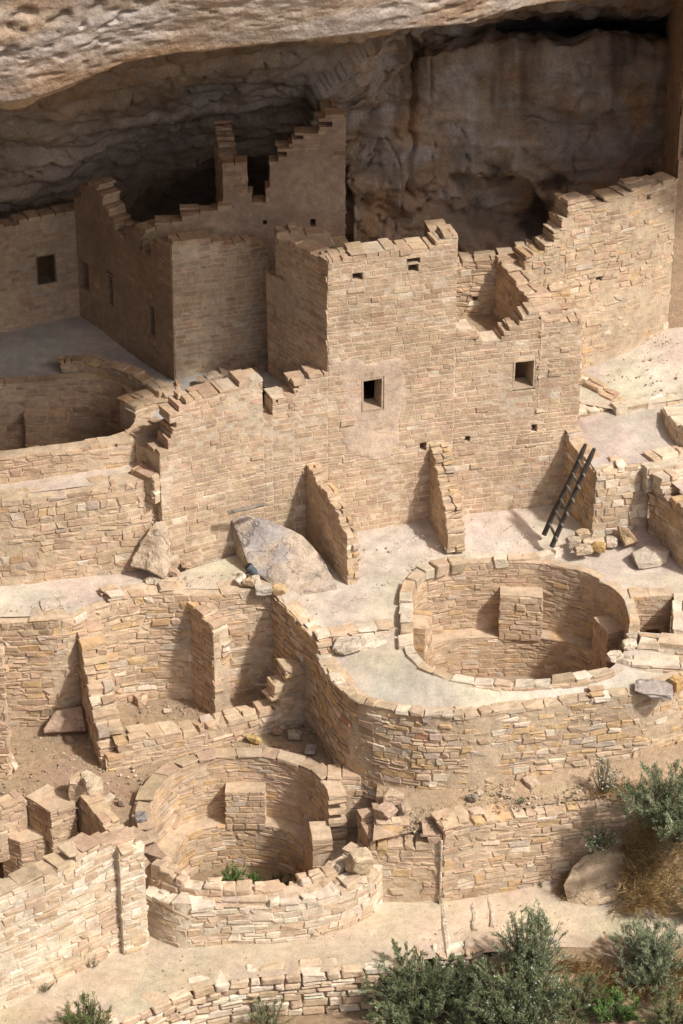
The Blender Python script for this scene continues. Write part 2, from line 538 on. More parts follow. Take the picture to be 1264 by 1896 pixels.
def patch(name, pts, z=None, holes=(), mat=None, col=(.5, .42, .335), step=.09, amp=.012, kind='structure', colvar=.10, parent=None, freq=1.0, hz=None):
    """a sheet of ground: outline given as (u, v, z); heights blend smoothly between the corners"""
    P3 = []
    for a in pts:
        zz = a[2] if len(a) > 2 else z
        x, y = P(a[0], a[1], zz); P3.append((x, y, zz))
    P3 = np.array(P3)
    poly = [tuple(a[:2]) for a in P3]
    dens = []
    for i in range(len(P3)):
        a, b = P3[i], P3[(i + 1) % len(P3)]
        k = max(1, int(np.hypot(*(b - a)[:2]) / (step * 1.5)))
        for t in range(k): dens.append(a + (b - a) * t / k)
    dens = np.array(dens)
    rng = np.random.default_rng(len(name) + int(abs(P3[0, 0]) * 100))
    xs = np.arange(dens[:, 0].min(), dens[:, 0].max(), step); ys = np.arange(dens[:, 1].min(), dens[:, 1].max(), step)
    gx, gy = np.meshgrid(xs, ys); gx = gx.ravel() + rng.uniform(-.3, .3, gx.size) * step; gy = gy.ravel() + rng.uniform(-.3, .3, gy.size) * step
    ok = in_poly(gx, gy, poly)
    for h in holes:
        ok &= ~in_poly(gx, gy, h)
    gx, gy = gx[ok], gy[ok]
    verts = [Vector(a[:2]) for a in dens]; edges = [(i, (i + 1) % len(dens)) for i in range(len(dens))]
    n0 = len(verts)
    for h in holes:
        k0 = len(verts)
        verts += [Vector(a) for a in h]; edges += [(k0 + i, k0 + (i + 1) % len(h)) for i in range(len(h))]
    verts += [Vector((a, b)) for a, b in zip(gx, gy)]
    vo, _, fo, _, _, _ = delaunay_2d_cdt(verts, edges, [], 1, 1e-5)
    V2 = np.array([(a.x, a.y) for a in vo])
    F = np.array([tuple(f) for f in fo if len(f) == 3])
    cen = V2[F].mean(1)
    keep = in_poly(cen[:, 0], cen[:, 1], poly)
    for h in holes:
        keep &= ~in_poly(cen[:, 0], cen[:, 1], h)
    F = F[keep]
    if hz is not None:
        dens = np.vstack([dens] + [np.c_[np.array(h), np.full(len(h), hz)] for h in holes])
    d2 = ((V2[:, None, :] - dens[None, :, :2]) ** 2).sum(2) + 1e-4
    w = 1 / d2 ** 1.5
    Z = (w * dens[None, :, 2]).sum(1) / w.sum(1)
    q = np.stack([V2[:, 0], V2[:, 1], Z * 0 + 3.7], 1)
    Z = Z + amp * fbm(q * 1.1 * freq, 3, 31) + amp * .35 * fbm(q * 6, 2, 35)
    cc = np.array(col)[None] * (1 + colvar * fbm(q * .8, 4, 41))[:, None] * (1 + .5 * colvar * np.stack([fbm(q * 1.3, 2, s) for s in (51, 52, 53)], 1))
    mb = MB()
    mb.add(np.stack([V2[:, 0], V2[:, 1], Z], 1), [F], cc)
    o = mb.build(name, mat or M_EARTH, parent, smooth=True)
    if parent is None: o['kind'] = kind
    return o

# ------------------------------------------------------------------ rocks
def ico(sub):
    t = (1 + 5 ** .5) / 2
    v = [(-1, t, 0), (1, t, 0), (-1, -t, 0), (1, -t, 0), (0, -1, t), (0, 1, t), (0, -1, -t), (0, 1, -t), (t, 0, -1), (t, 0, 1), (-t, 0, -1), (-t, 0, 1)]
    f = [(0, 11, 5), (0, 5, 1), (0, 1, 7), (0, 7, 10), (0, 10, 11), (1, 5, 9), (5, 11, 4), (11, 10, 2), (10, 7, 6), (7, 1, 8),
         (3, 9, 4), (3, 4, 2), (3, 2, 6), (3, 6, 8), (3, 8, 9), (4, 9, 5), (2, 4, 11), (6, 2, 10), (8, 6, 7), (9, 8, 1)]
    v = [np.array(a) / np.linalg.norm(a) for a in v]
    for _ in range(sub):
        mid, nf = {}, []
        def m(a, b):
            k = (min(a, b), max(a, b))
            if k not in mid:
                w = v[a] + v[b]; v.append(w / np.linalg.norm(w)); mid[k] = len(v) - 1
            return mid[k]
        for a, b, c in f:
            ab, bc, ca = m(a, b), m(b, c), m(c, a)
            nf += [(a, ab, ca), (b, bc, ab), (c, ca, bc), (ab, bc, ca)]
        f = nf
    return np.array(v), np.array(f)
ICO = {k: ico(k) for k in (1, 2, 3, 4)}

def rock_verts(size, rot=0.0, seed=0, sub=3, facets=9, rough=.05, tilt=(0, 0)):
    rng = np.random.default_rng(seed)
    v, f = ICO[sub]
    n = rng.normal(size=(facets, 3)); n /= np.linalg.norm(n, axis=1)[:, None]
    n = np.vstack([n, [[0, 0, 1], [0, 0, -1], [1, 0, 0], [-1, 0, 0], [0, 1, 0], [0, -1, 0]]])
    h = np.concatenate([rng.uniform(.6, .9, facets), np.full(6, .72)])
    dots = v @ n.T
    r = np.min(np.where(dots > .05, h[None] / np.maximum(dots, .05), 9), axis=1)
    r = r * (1 + rough * fbm(v * 2.2 + seed, 3, seed))
    w = v * r[:, None] / .72 * .5 * np.array(size)
    cx, sx = math.cos(tilt[0]), math.sin(tilt[0]); cy, sy = math.cos(tilt[1]), math.sin(tilt[1])
    w = w @ np.array([[1, 0, 0], [0, cx, sx], [0, -sx, cx]])
    w = w @ np.array([[cy, 0, -sy], [0, 1, 0], [sy, 0, cy]])
    c, s = math.cos(rot), math.sin(rot)
    w = w @ np.array([[c, s, 0], [-s, c, 0], [0, 0, 1]])
    return w, f

ROCK_GROUP = {'rubble_stone': 'rubble stones lying on the terraces', 'pebble': 'small stones on the floors', 'flat_stone': 'flat stones lying about', 'loose_stone': 'loose stones below the walls', 'heap_stone': 'stones heaped by the pit', 'rubble_slab': 'slabs before the shaded house', 'cap_block': 'blocks on top of walls', 'step_block': 'pale blocks on the plaza step'}
def rock(name, label, cat, u, v, z, size, rot=0., seed=1, col=C_BUFF, tilt=(0, 0), sink=.1, group=None, rough=.05, sub=3, facets=9, mat=None):
    """a loose stone; u, v is where its middle touches the ground of height z"""
    x, y = P(u, v, z)
    w, f = rock_verts(size, rot, seed, sub, facets, rough, tilt)
    w = w - np.array([0, 0, w[:, 2].min()]) - np.array([0, 0, sink * size[2]])
    mb = MB()
    cc = np.array(col)[None] * (1 + .1 * fbm(w * 4 + seed, 3, seed))[:, None]
    mb.add(w, [f], cc)
    o = mb.build(name, mat or M_ROCK)
    o.location = (x, y, z)
    return tag(o, label, cat, group or ROCK_GROUP.get(name))

def prism(name, label, cat, top, thick, col, seed=1, rough=.02, group=None, cols=None, step=.05, down=None, mat=None, xyz=None):
    """a slab whose upper face has the outline `top` ((u, v, z) corners), cut thick below"""
    T = np.array(xyz if xyz is not None else [(*P(a[0], a[1], a[2]), a[2]) for a in top])
    c = T.mean(0)
    n = np.zeros(3)
    for i in range(len(T)):
        n += np.cross(T[i] - c, T[(i + 1) % len(T)] - c)
    n /= np.linalg.norm(n)
    if n[2] < 0: n = -n; T = T[::-1]
    D = np.array(down if down is not None else -n * thick, float)
    e1 = T[1] - T[0]; e1 -= n * (e1 @ n); e1 /= np.linalg.norm(e1); e2 = np.cross(n, e1)
    q = np.stack([(T - c) @ e1, (T - c) @ e2], 1)
    dens, dz = [], []
    hz = (T - c) @ n
    for i in range(len(q)):
        a, b = q[i], q[(i + 1) % len(q)]
        k = max(1, int(np.hypot(*(b - a)) / step))
        for t in range(k): dens.append(a + (b - a) * t / k); dz.append(hz[i] + (hz[(i + 1) % len(q)] - hz[i]) * t / k)
    dens = np.array(dens); dz = np.array(dz)
    dens = dens + rough * .6 * np.stack([vnoise(np.c_[dens * 6, np.full(len(dens), seed + k)], 5 + k) for k in (0, 1)], 1)
    m = len(dens)
    xs = np.arange(q[:, 0].min(), q[:, 0].max(), step); ys = np.arange(q[:, 1].min(), q[:, 1].max(), step)
    gx, gy = [a.ravel() for a in np.meshgrid(xs, ys)]
    poly = [tuple(a) for a in dens]
    ok = in_poly(gx, gy, poly)
    gx, gy = gx[ok], gy[ok]
    if len(gx):
        dd = np.min((gx[:, None] - dens[None, :, 0]) ** 2 + (gy[:, None] - dens[None, :, 1]) ** 2, axis=1)
        gx, gy = gx[dd > (.4 * step) ** 2], gy[dd > (.4 * step) ** 2]
    vo, _, fo, orig, _, _ = delaunay_2d_cdt([Vector(a) for a in dens] + [Vector(a) for a in zip(gx, gy)], [(i, (i + 1) % m) for i in range(m)], [], 1, 1e-6)
    V2 = np.array([(a.x, a.y) for a in vo])
    F = np.array([tuple(f) for f in fo if len(f) == 3])
    cen = V2[F].mean(1); F = F[in_poly(cen[:, 0], cen[:, 1], poly)]
    d2 = ((V2[:, None] - dens[None]) ** 2).sum(2) + 1e-5
    w = 1 / d2 ** 1.5; H = (w * dz[None]).sum(1) / w.sum(1)
    edge = np.sqrt(np.min(d2, 1))
    H = H + rough * fbm(np.c_[V2 * 3.5, np.full(len(V2), seed)], 4, seed) - np.clip(.02 - edge, 0, .02) * .8
    top3 = c + V2[:, :1] * e1 + V2[:, 1:] * e2 + H[:, None] * n
    # rim going down in layers
    nl = 4
    b = top3[:m]
    out = dens / np.maximum(np.hypot(*dens.T), .05)[:, None]
    rings = []
    for k in range(1, nl + 1):
        t = k / nl
        j = rough * fbm(np.c_[dens * 5, np.full(m, seed + k * 3.3)], 2, seed + k)
        rings.append(b + D * t + (out[:, :1] * e1 + out[:, 1:] * e2) * (j + .012)[:, None])
    V = np.vstack([top3] + rings)
    fs = [F]
    i = np.arange(m); i2 = (i + 1) % m
    prev = i
    base = len(top3)
    for k in range(nl):
        cur = base + k * m + i
        fs.append(np.stack([prev, base + k * m + i, base + k * m + i2, prev[i2]], 1))
        prev = cur
    Vb = V[prev].mean(0)
    V = np.vstack([V, Vb]); fs.append(np.stack([prev[i2], prev, np.full(m, len(V) - 1)], 1))
    cc = np.array(col)[None] * (1 + .08 * fbm(V * 3 + seed, 3, seed))[:, None]
    if cols is not None: cc = cols(V, cc)
    root = V.mean(0); root[2] = V[:, 2].min()
    mb = MB(); mb.add(V - root, fs, cc)
    o = mb.build(name, mat or M_ROCK)
    o.location = root
    return tag(o, label, cat, group)

def tube(mb, pts, rad, col, sides=7, seed=0, jit=0.0):
    p = np.asarray(pts, float); n = len(p)
    r = np.full(n, rad) if np.isscalar(rad) else np.asarray(rad, float)
    t = np.gradient(p, axis=0); t /= np.linalg.norm(t, axis=1)[:, None] + 1e-9
    a = np.cross(t, np.array([0.31, .2, .93])); a /= np.linalg.norm(a, axis=1)[:, None] + 1e-9
    b = np.cross(t, a)
    th = np.linspace(0, 2 * math.pi, sides, endpoint=False)
    v = p[:, None] + r[:, None, None] * (np.cos(th)[None, :, None] * a[:, None] + np.sin(th)[None, :, None] * b[:, None])
    v = v.reshape(-1, 3)
    i = np.arange(n - 1)[:, None] * sides; j = np.arange(sides)[None]; j2 = (j + 1) % sides
    f = np.stack([i + j, i + j2, i + sides + j2, i + sides + j], -1).reshape(-1, 4)
    v = np.vstack([v, p[0], p[-1]])
    k = np.arange(sides); k2 = (k + 1) % sides
    c0 = np.stack([np.full(sides, n * sides), k2, k], 1); c1 = np.stack([np.full(sides, n * sides + 1), (n - 1) * sides + k, (n - 1) * sides + k2], 1)
    mb.add(v, [f, c0, c1], col)

# =================================================================== the cliff and its alcove
LIP_PX = [(-2600, 330), (-1400, 300), (-700, 245), (-250, 215), (0, 190), (60, 180), (100, 168), (170, 142), (230, 116), (330, 100), (450, 88), (600, 70), (700, 58), (800, 48), (870, 42), (930, 22), (1000, 8),
          (1060, -4), (1200, -22), (1400, -30), (1800, -30), (3000, 0)]
def y_lip(x):
    return np.interp(x, [-26, -12, -6, 0, 2.4, 2.8, 3.3, 4.5, 6, 9, 14, 26], [-11.5, -10.4, -9.4, -7.0, -5.2, -4.5, -3.5, -2.3, -1.1, .4, 1.0, 0])
def u_of_x(x, y, z):
    return U(x, y, z)
def build_cliff():
    nx = 470
    X = np.concatenate([np.linspace(-26, -9, 90, endpoint=False), np.linspace(-9, 9.5, nx), np.linspace(9.6, 26, 50)])
    # control profiles: picture column -> rows at chosen depths
    cu = np.array([-700, 0, 140, 200, 300, 400, 520, 640, 700, 760, 860, 960, 1060, 1220, 1500, 2600], float)
    #            ceiling start            joint                     ledge / recess             wall middle               wall foot
    y5 = np.array([2, 2, 2.0, 2.0, 2.0, 2.2, 3.0, 3.8, 4.2, 4.6, 4.8, 4.8, 4.6, 4.4, 4.2, 4.2])
    y6 = np.array([4.0, 4.2, 4.6, 5.2, 5.6, 5.6, 5.6, 5.6, 5.7, 6.2, 7.6, 8.2, 8.4, 8.0, 7.6, 7.6])
    r6 = np.array([395, 395, 350, 335, 305, 262, 240, 165, 120, 95, 72, 64, 62, 66, 70, 70])
    y7 = np.array([4.6, 4.8, 6.0, 6.7, 7.2, 7.3, 7.1, 5.9, 5.9, 5.9, 6.0, 6.1, 6.1, 6.1, 6.1, 6.1])
    z7 = np.array([7.9, 7.9, 6.7, 6.5, 6.7, 7.0, 7.2, 0, 0, 0, 0, 0, 0, 0, 0, 0])
    r7 = np.array([0, 0, 0, 0, 0, 0, 0, 250, 130, 108, 88, 80, 80, 84, 88, 88])
    r8 = np.array([0, 0, 0, 0, 0, 0, 0, 340, 290, 285, 280, 280, 280, 280, 280, 280])
    us = np.array([a[0] for a in LIP_PX]); vs = np.array([a[1] for a in LIP_PX])
    yl = y_lip(X)
    zl = np.full(len(X), 15.0)
    for _ in range(6):
        ul = U(X, yl, zl); zl = zs(yl, np.interp(ul, us, vs))
    ua = U(X, X * 0 + 4.0, X * 0 + 9.0)
    I = lambda a: np.interp(ua, cu, a)
    vl = np.interp(ul, us, vs)
    prof = []
    prof.append((yl + 14.0, zl + 22)); prof.append((yl + 3.5, zl + 13)); prof.append((yl - 1.2, zl + 6)); prof.append((yl - 1.28, zl + 2.9)); prof.append((yl - .42, zl + .9)); prof.append((yl, zl))
    prof.append((yl + .5, zs(yl + .5, vl - 6))); prof.append((yl + 3.0, zs(yl + 3.0, vl - 45)))
    Y5 = I(y5); v5 = np.interp(U(X, Y5, zs(Y5, vl)), us, vs) - 6; Z5 = zs(Y5, v5)
    prof.append((Y5, Z5))
    Y6 = I(y6); Z6 = zs(Y6, I(r6)); 
    Y7 = I(y7); t = np.clip((ua - 520) / 120, 0, 1)
    Z7 = (1 - t) * I(np.where(z7 > 0, z7, 7.9)) + t * zs(Y7, I(np.where(r7 > 0, r7, 250)))
    Z5 = np.maximum(Z5, np.minimum(Z6 + .8, Z5 + .8))
    mid = (.5 * (Y5 + Y6), .5 * (Z5 + Z6) + .12)
    prof.append(mid); prof.append((Y6, Z6)); prof.append((Y7, Z7))
    Y8 = Y7 * (1 - t) + t * (Y7 - .15); Z8 = (1 - t) * (Z7 - 1.0) + t * zs(Y8, I(np.where(r8 > 0, r8, 300)))
    prof.append((Y8, Z8)); prof.append((Y8 + .05 + .3 * (1 - t), X * 0 + 5.6)); prof.append((Y8 - .4, X * 0 + 4.0)); prof.append((Y8 - .4, X * 0 - 3.0))
    prof = np.array(prof)                                  # (K, 2, n)
    prof[:, 0] -= (np.clip(-8.2 - X, 0, None) * 1.9)[None]      # unseen bend at the left, shaped to block sky and darken left-facing walls
    segs = [8, 14, 26, 40, 44, 30, 10, 10, 18, 40, 40, 40, 46, 52, 10, 4]
    rows = []
    for k in range(len(prof) - 1):
        m = segs[k]
        for i in range(m):
            rows.append(prof[k] * (1 - i / m) + prof[k + 1] * i / m)
    rows.append(prof[-1]); G = np.array(rows)              # (R, 2, n)
    # soften kinks along the profile a little, keep the lip crisp
    for _ in range(3):
        G[1:-1] = .25 * G[:-2] + .5 * G[1:-1] + .25 * G[2:]
    R = len(G)
    Y, Z = G[:, 0], G[:, 1]; XX = np.tile(X, (R, 1))
    V = np.stack([XX, Y, Z], -1)
    tu = np.gradient(V, axis=0); tv = np.gradient(V, axis=1)
    Nn = np.cross(tu, tv); Nn /= np.linalg.norm(Nn, axis=-1)[..., None] + 1e-9
    Nn = -Nn if Nn[120, 250, 1] > 0 else Nn
    p = V.reshape(-1, 3)
    lipd = np.exp(-((Z - zl[None]) / .5) ** 2) * (np.abs(Y - yl[None]) < 1.0)
    d = .30 * fbm(p * np.array([.45, .45, .6]), 4, 61) + .10 * fbm(p * np.array([1.1, 1.1, 3.2]), 4, 63)
    strata = fbm(p * np.array([.25, .25, 4.2]) + .35 * fbm(p * .7, 2, 66)[:, None], 3, 67)
    d += .09 * strata + .02 * np.sign(strata) * np.minimum(np.abs(strata), .25)
    outer = (Y < yl[None] + .25).ravel()
    d *= np.where(outer, .15, .9)
    d += np.where(outer, .026, .055) * fbm(p * np.array([3.2, 3.2, 7]), 4, 69)
    pit = vnoise(p * np.array([7.0, 8.0, 13.0]), 71); gate = fbm(p * .55, 2, 73)
    d -= np.where(outer, .09, .12) * np.clip(pit - np.where(outer, .3, .36) , 0, .3) / .3 * np.clip(gate + .5, 0, 1)
    d *= (1 - .55 * lipd.ravel())
    # slanting blocks and cracks of the rear wall on the right
    uu = U(p[:, 0], p[:, 1], p[:, 2]); vv = H_PX / 2 - F_PX * ((SP * (p[:, 1] - CAM[1]) + CP * (p[:, 2] - CAM[2])) / (CP * (p[:, 1] - CAM[1]) - SP * (p[:, 2] - CAM[2])))
    back = (p[:, 1] > 4.6) & (p[:, 2] > 4) & (uu > 560)
    x_, z_ = p[:, 0], p[:, 2]
    wob = .16 * fbm(p * 1.4, 3, 77)
    f1 = x_ - (1.28 + .0 * z_) + wob                        # upright joint
    d += back * (-.28 * np.exp(-(f1 / .07) ** 2) * (z_ > 7.4) + .3 * (f1 < 0) * (z_ > 7.0) * np.clip((z_ - 7.0) / .5, 0, 1))
    f2 = (x_ - 1.9) + (z_ - 8.1) * .52 + wob                # slanting face of the split-off block
    blk = np.clip((8.05 - z_ + .1 * wob) / .1, 0, 1) * (f2 < 0) * (x_ > .2)
    d += back * .5 * np.clip(-f2 / .12, 0, 1) * (blk > 0) * blk
    f3 = (z_ - 7.3) + (x_ - .2) * .85 + wob
    d += back * .32 * np.clip(-f3 / .1, 0, 1)
    f4 = z_ - (8.72 - .12 * (x_ - 3.8)) + wob * .4
    d += back * (-.16 * np.exp(-(f4 / .045) ** 2) * (x_ > 3.6) * (x_ < 5.0))
    alc = np.hypot((x_ - 3.0) / 1.25, (z_ - 7.0 + .3 * (x_ - 3)) / .62) + 2.2 * wob
    d -= back * .5 * np.clip((1 - alc) / .12, 0, 1)
    rid = 1 - np.abs(fbm(p * np.array([.9, .9, .7]) + 5, 3, 78)); d += back * (.10 * (rid - .6) + .05 * np.abs(fbm(p * 2.3, 3, 79)))
    crack = np.clip(1 - np.abs(fbm(p * np.array([.8, .8, .55]) + 9, 3, 76)) / .035, 0, 1) * (fbm(p * .6, 2, 75) > -.1)
    d -= .1 * crack * (~outer)
    V = p + Nn.reshape(-1, 3) * d[:, None]
    # colour of the stone itself: warm banded sandstone, grey weathering, water streaks, soot on the ceiling joint
    n1 = fbm(p * np.array([.6, .6, 1.6]), 4, 81); n2 = fbm(p * np.array([.35, .35, 5.0]), 3, 83); n3 = fbm(p * np.array([3.2, 3.2, .3]), 3, 85); n4 = fbm(p * np.array([1.2, 1.2, 1.2]), 4, 87)
    c = np.array([.45, .35, .265])[None] * (1 + .16 * n1 + .14 * n2)[:, None]
    def mixc(c, col, w): return c * (1 - w[:, None]) + np.array(col)[None] * w[:, None]
    S = lambda a, lo, hi: np.clip((a - lo) / (hi - lo), 0, 1) ** 2 * (3 - 2 * np.clip((a - lo) / (hi - lo), 0, 1))
    c = mixc(c, (.44, .28, .16), S(n4, .1, .9) * .5)
    c = mixc(c, (.36, .31, .27), S(-n4, .05, .7) * .6)
    c = mixc(c, (.47, .405, .36), outer * S(n1 + .4 * n2, -.6, .6) * .8)
    c = mixc(c, (.38, .24, .14), outer * S(fbm(p * np.array([.5, .5, 2.6]) + 7, 3, 88), .15, .8) * .6)
    c = mixc(c, (.56, .50, .45), back * S(n3, .15, .8) * .75 * S(z_, 7.6, 8.4))
    c = mixc(c, (.50, .30, .16), back * S(fbm(p * np.array([1.6, 1.6, 1.0]), 3, 84), .1, .8) * .7)
    c = mixc(c, (.52, .47, .43), back * S(fbm(p * np.array([1.3, 1.3, 2.2]) + 3, 4, 86), .3, .9) * .7)
    c = mixc(c, (.16, .12, .09), (~outer) * crack * .5)
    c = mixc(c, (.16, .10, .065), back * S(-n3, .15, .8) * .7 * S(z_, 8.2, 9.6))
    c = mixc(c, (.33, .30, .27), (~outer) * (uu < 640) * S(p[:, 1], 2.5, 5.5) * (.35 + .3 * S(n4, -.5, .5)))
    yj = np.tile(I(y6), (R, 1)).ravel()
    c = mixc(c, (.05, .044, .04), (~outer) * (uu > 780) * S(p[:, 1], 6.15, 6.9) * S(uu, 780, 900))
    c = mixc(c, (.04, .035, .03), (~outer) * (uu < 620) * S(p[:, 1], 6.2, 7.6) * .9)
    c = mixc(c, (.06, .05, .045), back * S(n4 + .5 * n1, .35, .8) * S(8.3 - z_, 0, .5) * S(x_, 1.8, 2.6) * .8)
    c *= (1 - .25 * np.clip(pit - .3, 0, .5))[:, None]
    c = c * np.where(back & (p[:, 1] < 6.3), 1.12, 1.0)[:, None]
    i = np.arange(R - 1)[:, None] * len(X); j = np.arange(len(X) - 1)[None]
    F = np.stack([i + j, i + j + 1, i + len(X) + j + 1, i + len(X) + j], -1).reshape(-1, 4)
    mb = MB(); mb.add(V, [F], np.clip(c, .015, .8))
    o = mb.build('cliff', M_CLIFF, smooth=True)
    o['kind'] = 'structure'
build_cliff()

# =================================================================== far ground below the path
def gh(x, y):
    e = np.clip((x - .6) / 2.4, 0, 1); e = e * e * (3 - 2 * e)
    ye = np.interp(x, [-8, -3.9, -3, -1.5, 0, 2, 4, 7, 12], [-14.2, -12.9, -12.1, -11.7, -11.4, -11.1, -10.75, -10.4, -10.2])
    return -.85 + .76 * e - .62 * np.clip(ye - y, 0, None)
def PG(u, v):
    z = -.6
    for _ in range(25):
        x, y = P(u, v, z); z = .5 * z + .5 * float(gh(x, y))
    return x, y, z
def ground_sheet():
    xs = np.concatenate([np.linspace(-70, -12, 30, endpoint=False), np.linspace(-12, 12, 110), np.linspace(12.5, 70, 30)])
    ys = np.concatenate([np.linspace(-70, -18, 30, endpoint=False), np.linspace(-18, -4, 90), np.linspace(-3.5, 12, 16)])
    gx, gy = np.meshgrid(xs, ys)
    e = np.clip((gx - .6) / 2.4, 0, 1); e = e * e * (3 - 2 * e)
    ye = np.interp(gx, [-8, -3.9, -3, -1.5, 0, 2, 4, 7, 12], [-14.2, -12.9, -12.1, -11.7, -11.4, -11.1, -10.75, -10.4, -10.2])
    ztop = -.85 + .76 * e
    dd = np.clip(ye - gy, 0, None)
    Z = ztop - .62 * dd + 0 * gx
    q = np.stack([gx.ravel(), gy.ravel(), gx.ravel() * 0], 1)
    Z = Z + (.10 * fbm(q * .9, 4, 91)).reshape(Z.shape) * np.clip(dd + .15, 0, 1)
    V = np.stack([gx, gy, Z], -1).reshape(-1, 3)
    n = fbm(q * .7, 4, 93)
    c = np.array([.30, .215, .135])[None] * (1 + .2 * n)[:, None]
    nx = len(xs); i = np.arange(len(ys) - 1)[:, None] * nx; j = np.arange(nx - 1)[None]
    F = np.stack([i + j, i + j + 1, i + nx + j + 1, i + nx + j], -1).reshape(-1, 4)
    mb = MB(); mb.add(V, [F], c)
    mb.build('ground', M_GRAVEL, smooth=True)['kind'] = 'structure'
ground_sheet()

# =================================================================== the great front: tower, rooms, facade
C_DUST = (.50, .428, .345); C_SAND = (.48, .39, .285)
def pathmid(path, f): return path.pt(path.L * f)

FAC = path_px([(303, 1063), (400, 1035), (500, 1013), (560, 1001), (640, 988), (720, 976), (800, 962), (900, 948), (1000, 937), (1062, 930)], 3.4, .5)
fac_top = [(300, 835), (316, 830), (318, 792), (320, 764), (345, 741), (380, 728), (440, 708), (486, 697), (487.5, 770), (503, 771), (504, 737), (543, 729), (546, 723), (556, 704), (575, 691), (605, 683), (606, 481),
           (640, 470), (700, 462), (780, 455), (812, 448), (815, 433), (842, 433), (847.5, 440), (848.5, 606), (868, 607), (872, 618), (885, 628), (905, 628), (927, 636), (930, 622), (942, 620), (945, 608), (957, 600), (972, 590),
           (975, 575), (1000, 574), (1004, 588), (1024, 592), (1056, 590)]
T = FAC.px_top(fac_top, 6.5)
house = thing('stone_tower', 'square sandstone tower with a dark doorway and two small upper windows, in the front wall', 'tower', (*FAC.pt(FAC.L * .5), 3.4))
ops = [opening_px(FAC, (670, 701, 709, 760), 6.), opening_px(FAC, (650, 504, 673, 521), 8.8), opening_px(FAC, (754, 488, 777, 506), 8.8), opening_px(FAC, (950, 667, 990, 720), 6.)]
holes = [opening_px(FAC, r, 5.) for r in ((743, 828, 752, 836), (778, 822, 789, 832), (861, 808, 870, 816), (984, 793, 993, 800), (627, 852, 634, 859))]
mbF = MB()
fbr = [FAC.find(u_, z_) for u_, z_ in ((487, 6.6), (503.5, 6.4), (543.5, 6.4), (606, 8.2), (846.5, 8.2))]
masonry(mbF, FAC, 3.3, T, .42, 'tower', ops + holes, over=dict(h=(.075, .125)), breaks=fbr)
mbF.build('front_wall', M_STONE, house)
for k, o_ in enumerate(ops):
    w_ = lining(FAC, o_, .40, house, 'doorway' if k == 0 else 'window', col=(.45, .34, .24), t=.022 if k in (0, 3) else .01)
    if k == 3: w_['label'] = 'square window with a pale plastered frame'
# smooth plaster around the doorway
def plaster_patch(parent, path, rect, z, col, th=.012, seed=3, cut=None):
    a, b, z0, z1 = opening_px(path, rect, z)
    ns, nz = int((b - a) / .03), int((z1 - z0) / .03)
    S, Z = np.meshgrid(np.linspace(a, b, ns), np.linspace(z0, z1, nz))
    q = np.stack([S.ravel(), Z.ravel(), S.ravel() * 0 + seed], 1)
    ex = np.minimum(np.minimum(S - a, b - S), np.minimum(Z - z0, z1 - Z)).ravel()
    d = .014 - .021 * np.clip((ex - .12 + .3 * fbm(q * 1.7, 4, seed)) / .1, 0, 1) + .005 * fbm(q * 4, 3, seed + 1)
    x, y = path.at(S.ravel(), d)
    V = np.stack([x, y, Z.ravel()], 1)
    i = np.arange(nz - 1)[:, None] * ns; j = np.arange(ns - 1)[None]
    F = np.stack([i + j, i + j + 1, i + ns + j + 1, i + ns + j], -1).reshape(-1, 4)
    if cut:
        cs = (S.ravel()[F].mean(1), Z.ravel()[F].mean(1))
        F = F[~((cs[0] > cut[0] - .01) & (cs[0] < cut[1] + .01) & (cs[1] > cut[2] - .01) & (cs[1] < cut[3] + .01))]
    mb = MB(); mb.add(V, [F], np.array(col)[None] * (1 + .07 * fbm(q * 2, 3, 9))[:, None])
    return mb.build('plaster', M_STONE, parent, smooth=True)
plaster_patch(house, FAC, (625, 650, 765, 850), 6., (.53, .405, .305), cut=ops[0])

zT = 9.15
sC = FAC.find(606, zT)
pc = np.array(FAC.pt(sC)); pb = np.array(P(509, 433, 8.85))
dirF = np.array(FAC.pt(FAC.find(845, zT))) - pc
pl = pb + (pb - pc) / np.linalg.norm(pb - pc) * .3
TL = Path([pl, pc])
tl_top = TL.px_top([(470, 506), (508.5, 502), (509, 433), (512, 434), (600, 481), (612, 482)], zT)
masonry_mb = MB()
masonry(masonry_mb, TL, 5.7, tl_top, .38, 'tower', endrag=.0, breaks=[.3], over=dict(mrec=.001, pro=.004))
masonry_mb.build('side_wall', M_STONE, house)
pr = pb + dirF * 1.0 + np.array([.75, -.1])
BW = Path([pb + np.array([.05, .0]), pr])
mbB = MB(); masonry(mbB, BW, 7.6, BW.px_top([(505, 432), (558, 424), (560, 430), (596, 429), (640, 459), (660, 482), (860, 495)], zT), .36, 'tower')
RW = Path([pr + np.array([-.35, 0]), np.array(FAC.pt(FAC.find(845, zT))) + np.array([-.36, .35])])
masonry(mbB, RW, 6.0, 8.9, .34, 'tower')
mbB.build('back_wall', M_STONE, house)
# floor of the tower's upper storey, and of its lower room
def plan_slab(name, pts, z, parent, thick=.12, col=(.36, .27, .19)):
    mb = MB(); p = np.array(pts); n = len(p)
    v = np.vstack([np.c_[p, np.full(n, z)], np.c_[p, np.full(n, z - thick)]])
    i = np.arange(n)
    mb.add(v, [np.array([i]), np.array([i[::-1] + n]), np.stack([i, (i + 1) % n, (i + 1) % n + n, i + n], 1)], col)
    return mb.build(name, M_EARTH, parent)
fin = [np.array(FAC.pt(sC)) + [.1, .3], np.array(FAC.pt(FAC.find(845, 8))) + [-.1, .3], pr + [-.2, .1], pb + [.15, .1]]
plan_slab('floor', fin, 7.9, house)
up_ = np.array([.1, 1.5])
plan_slab('floor', [np.array(FAC.pt(sC)) + [.1, .3], np.array(FAC.pt(FAC.find(845, 8))) + [-.1, .3], pr + up_, pb + up_], 5.6, house)
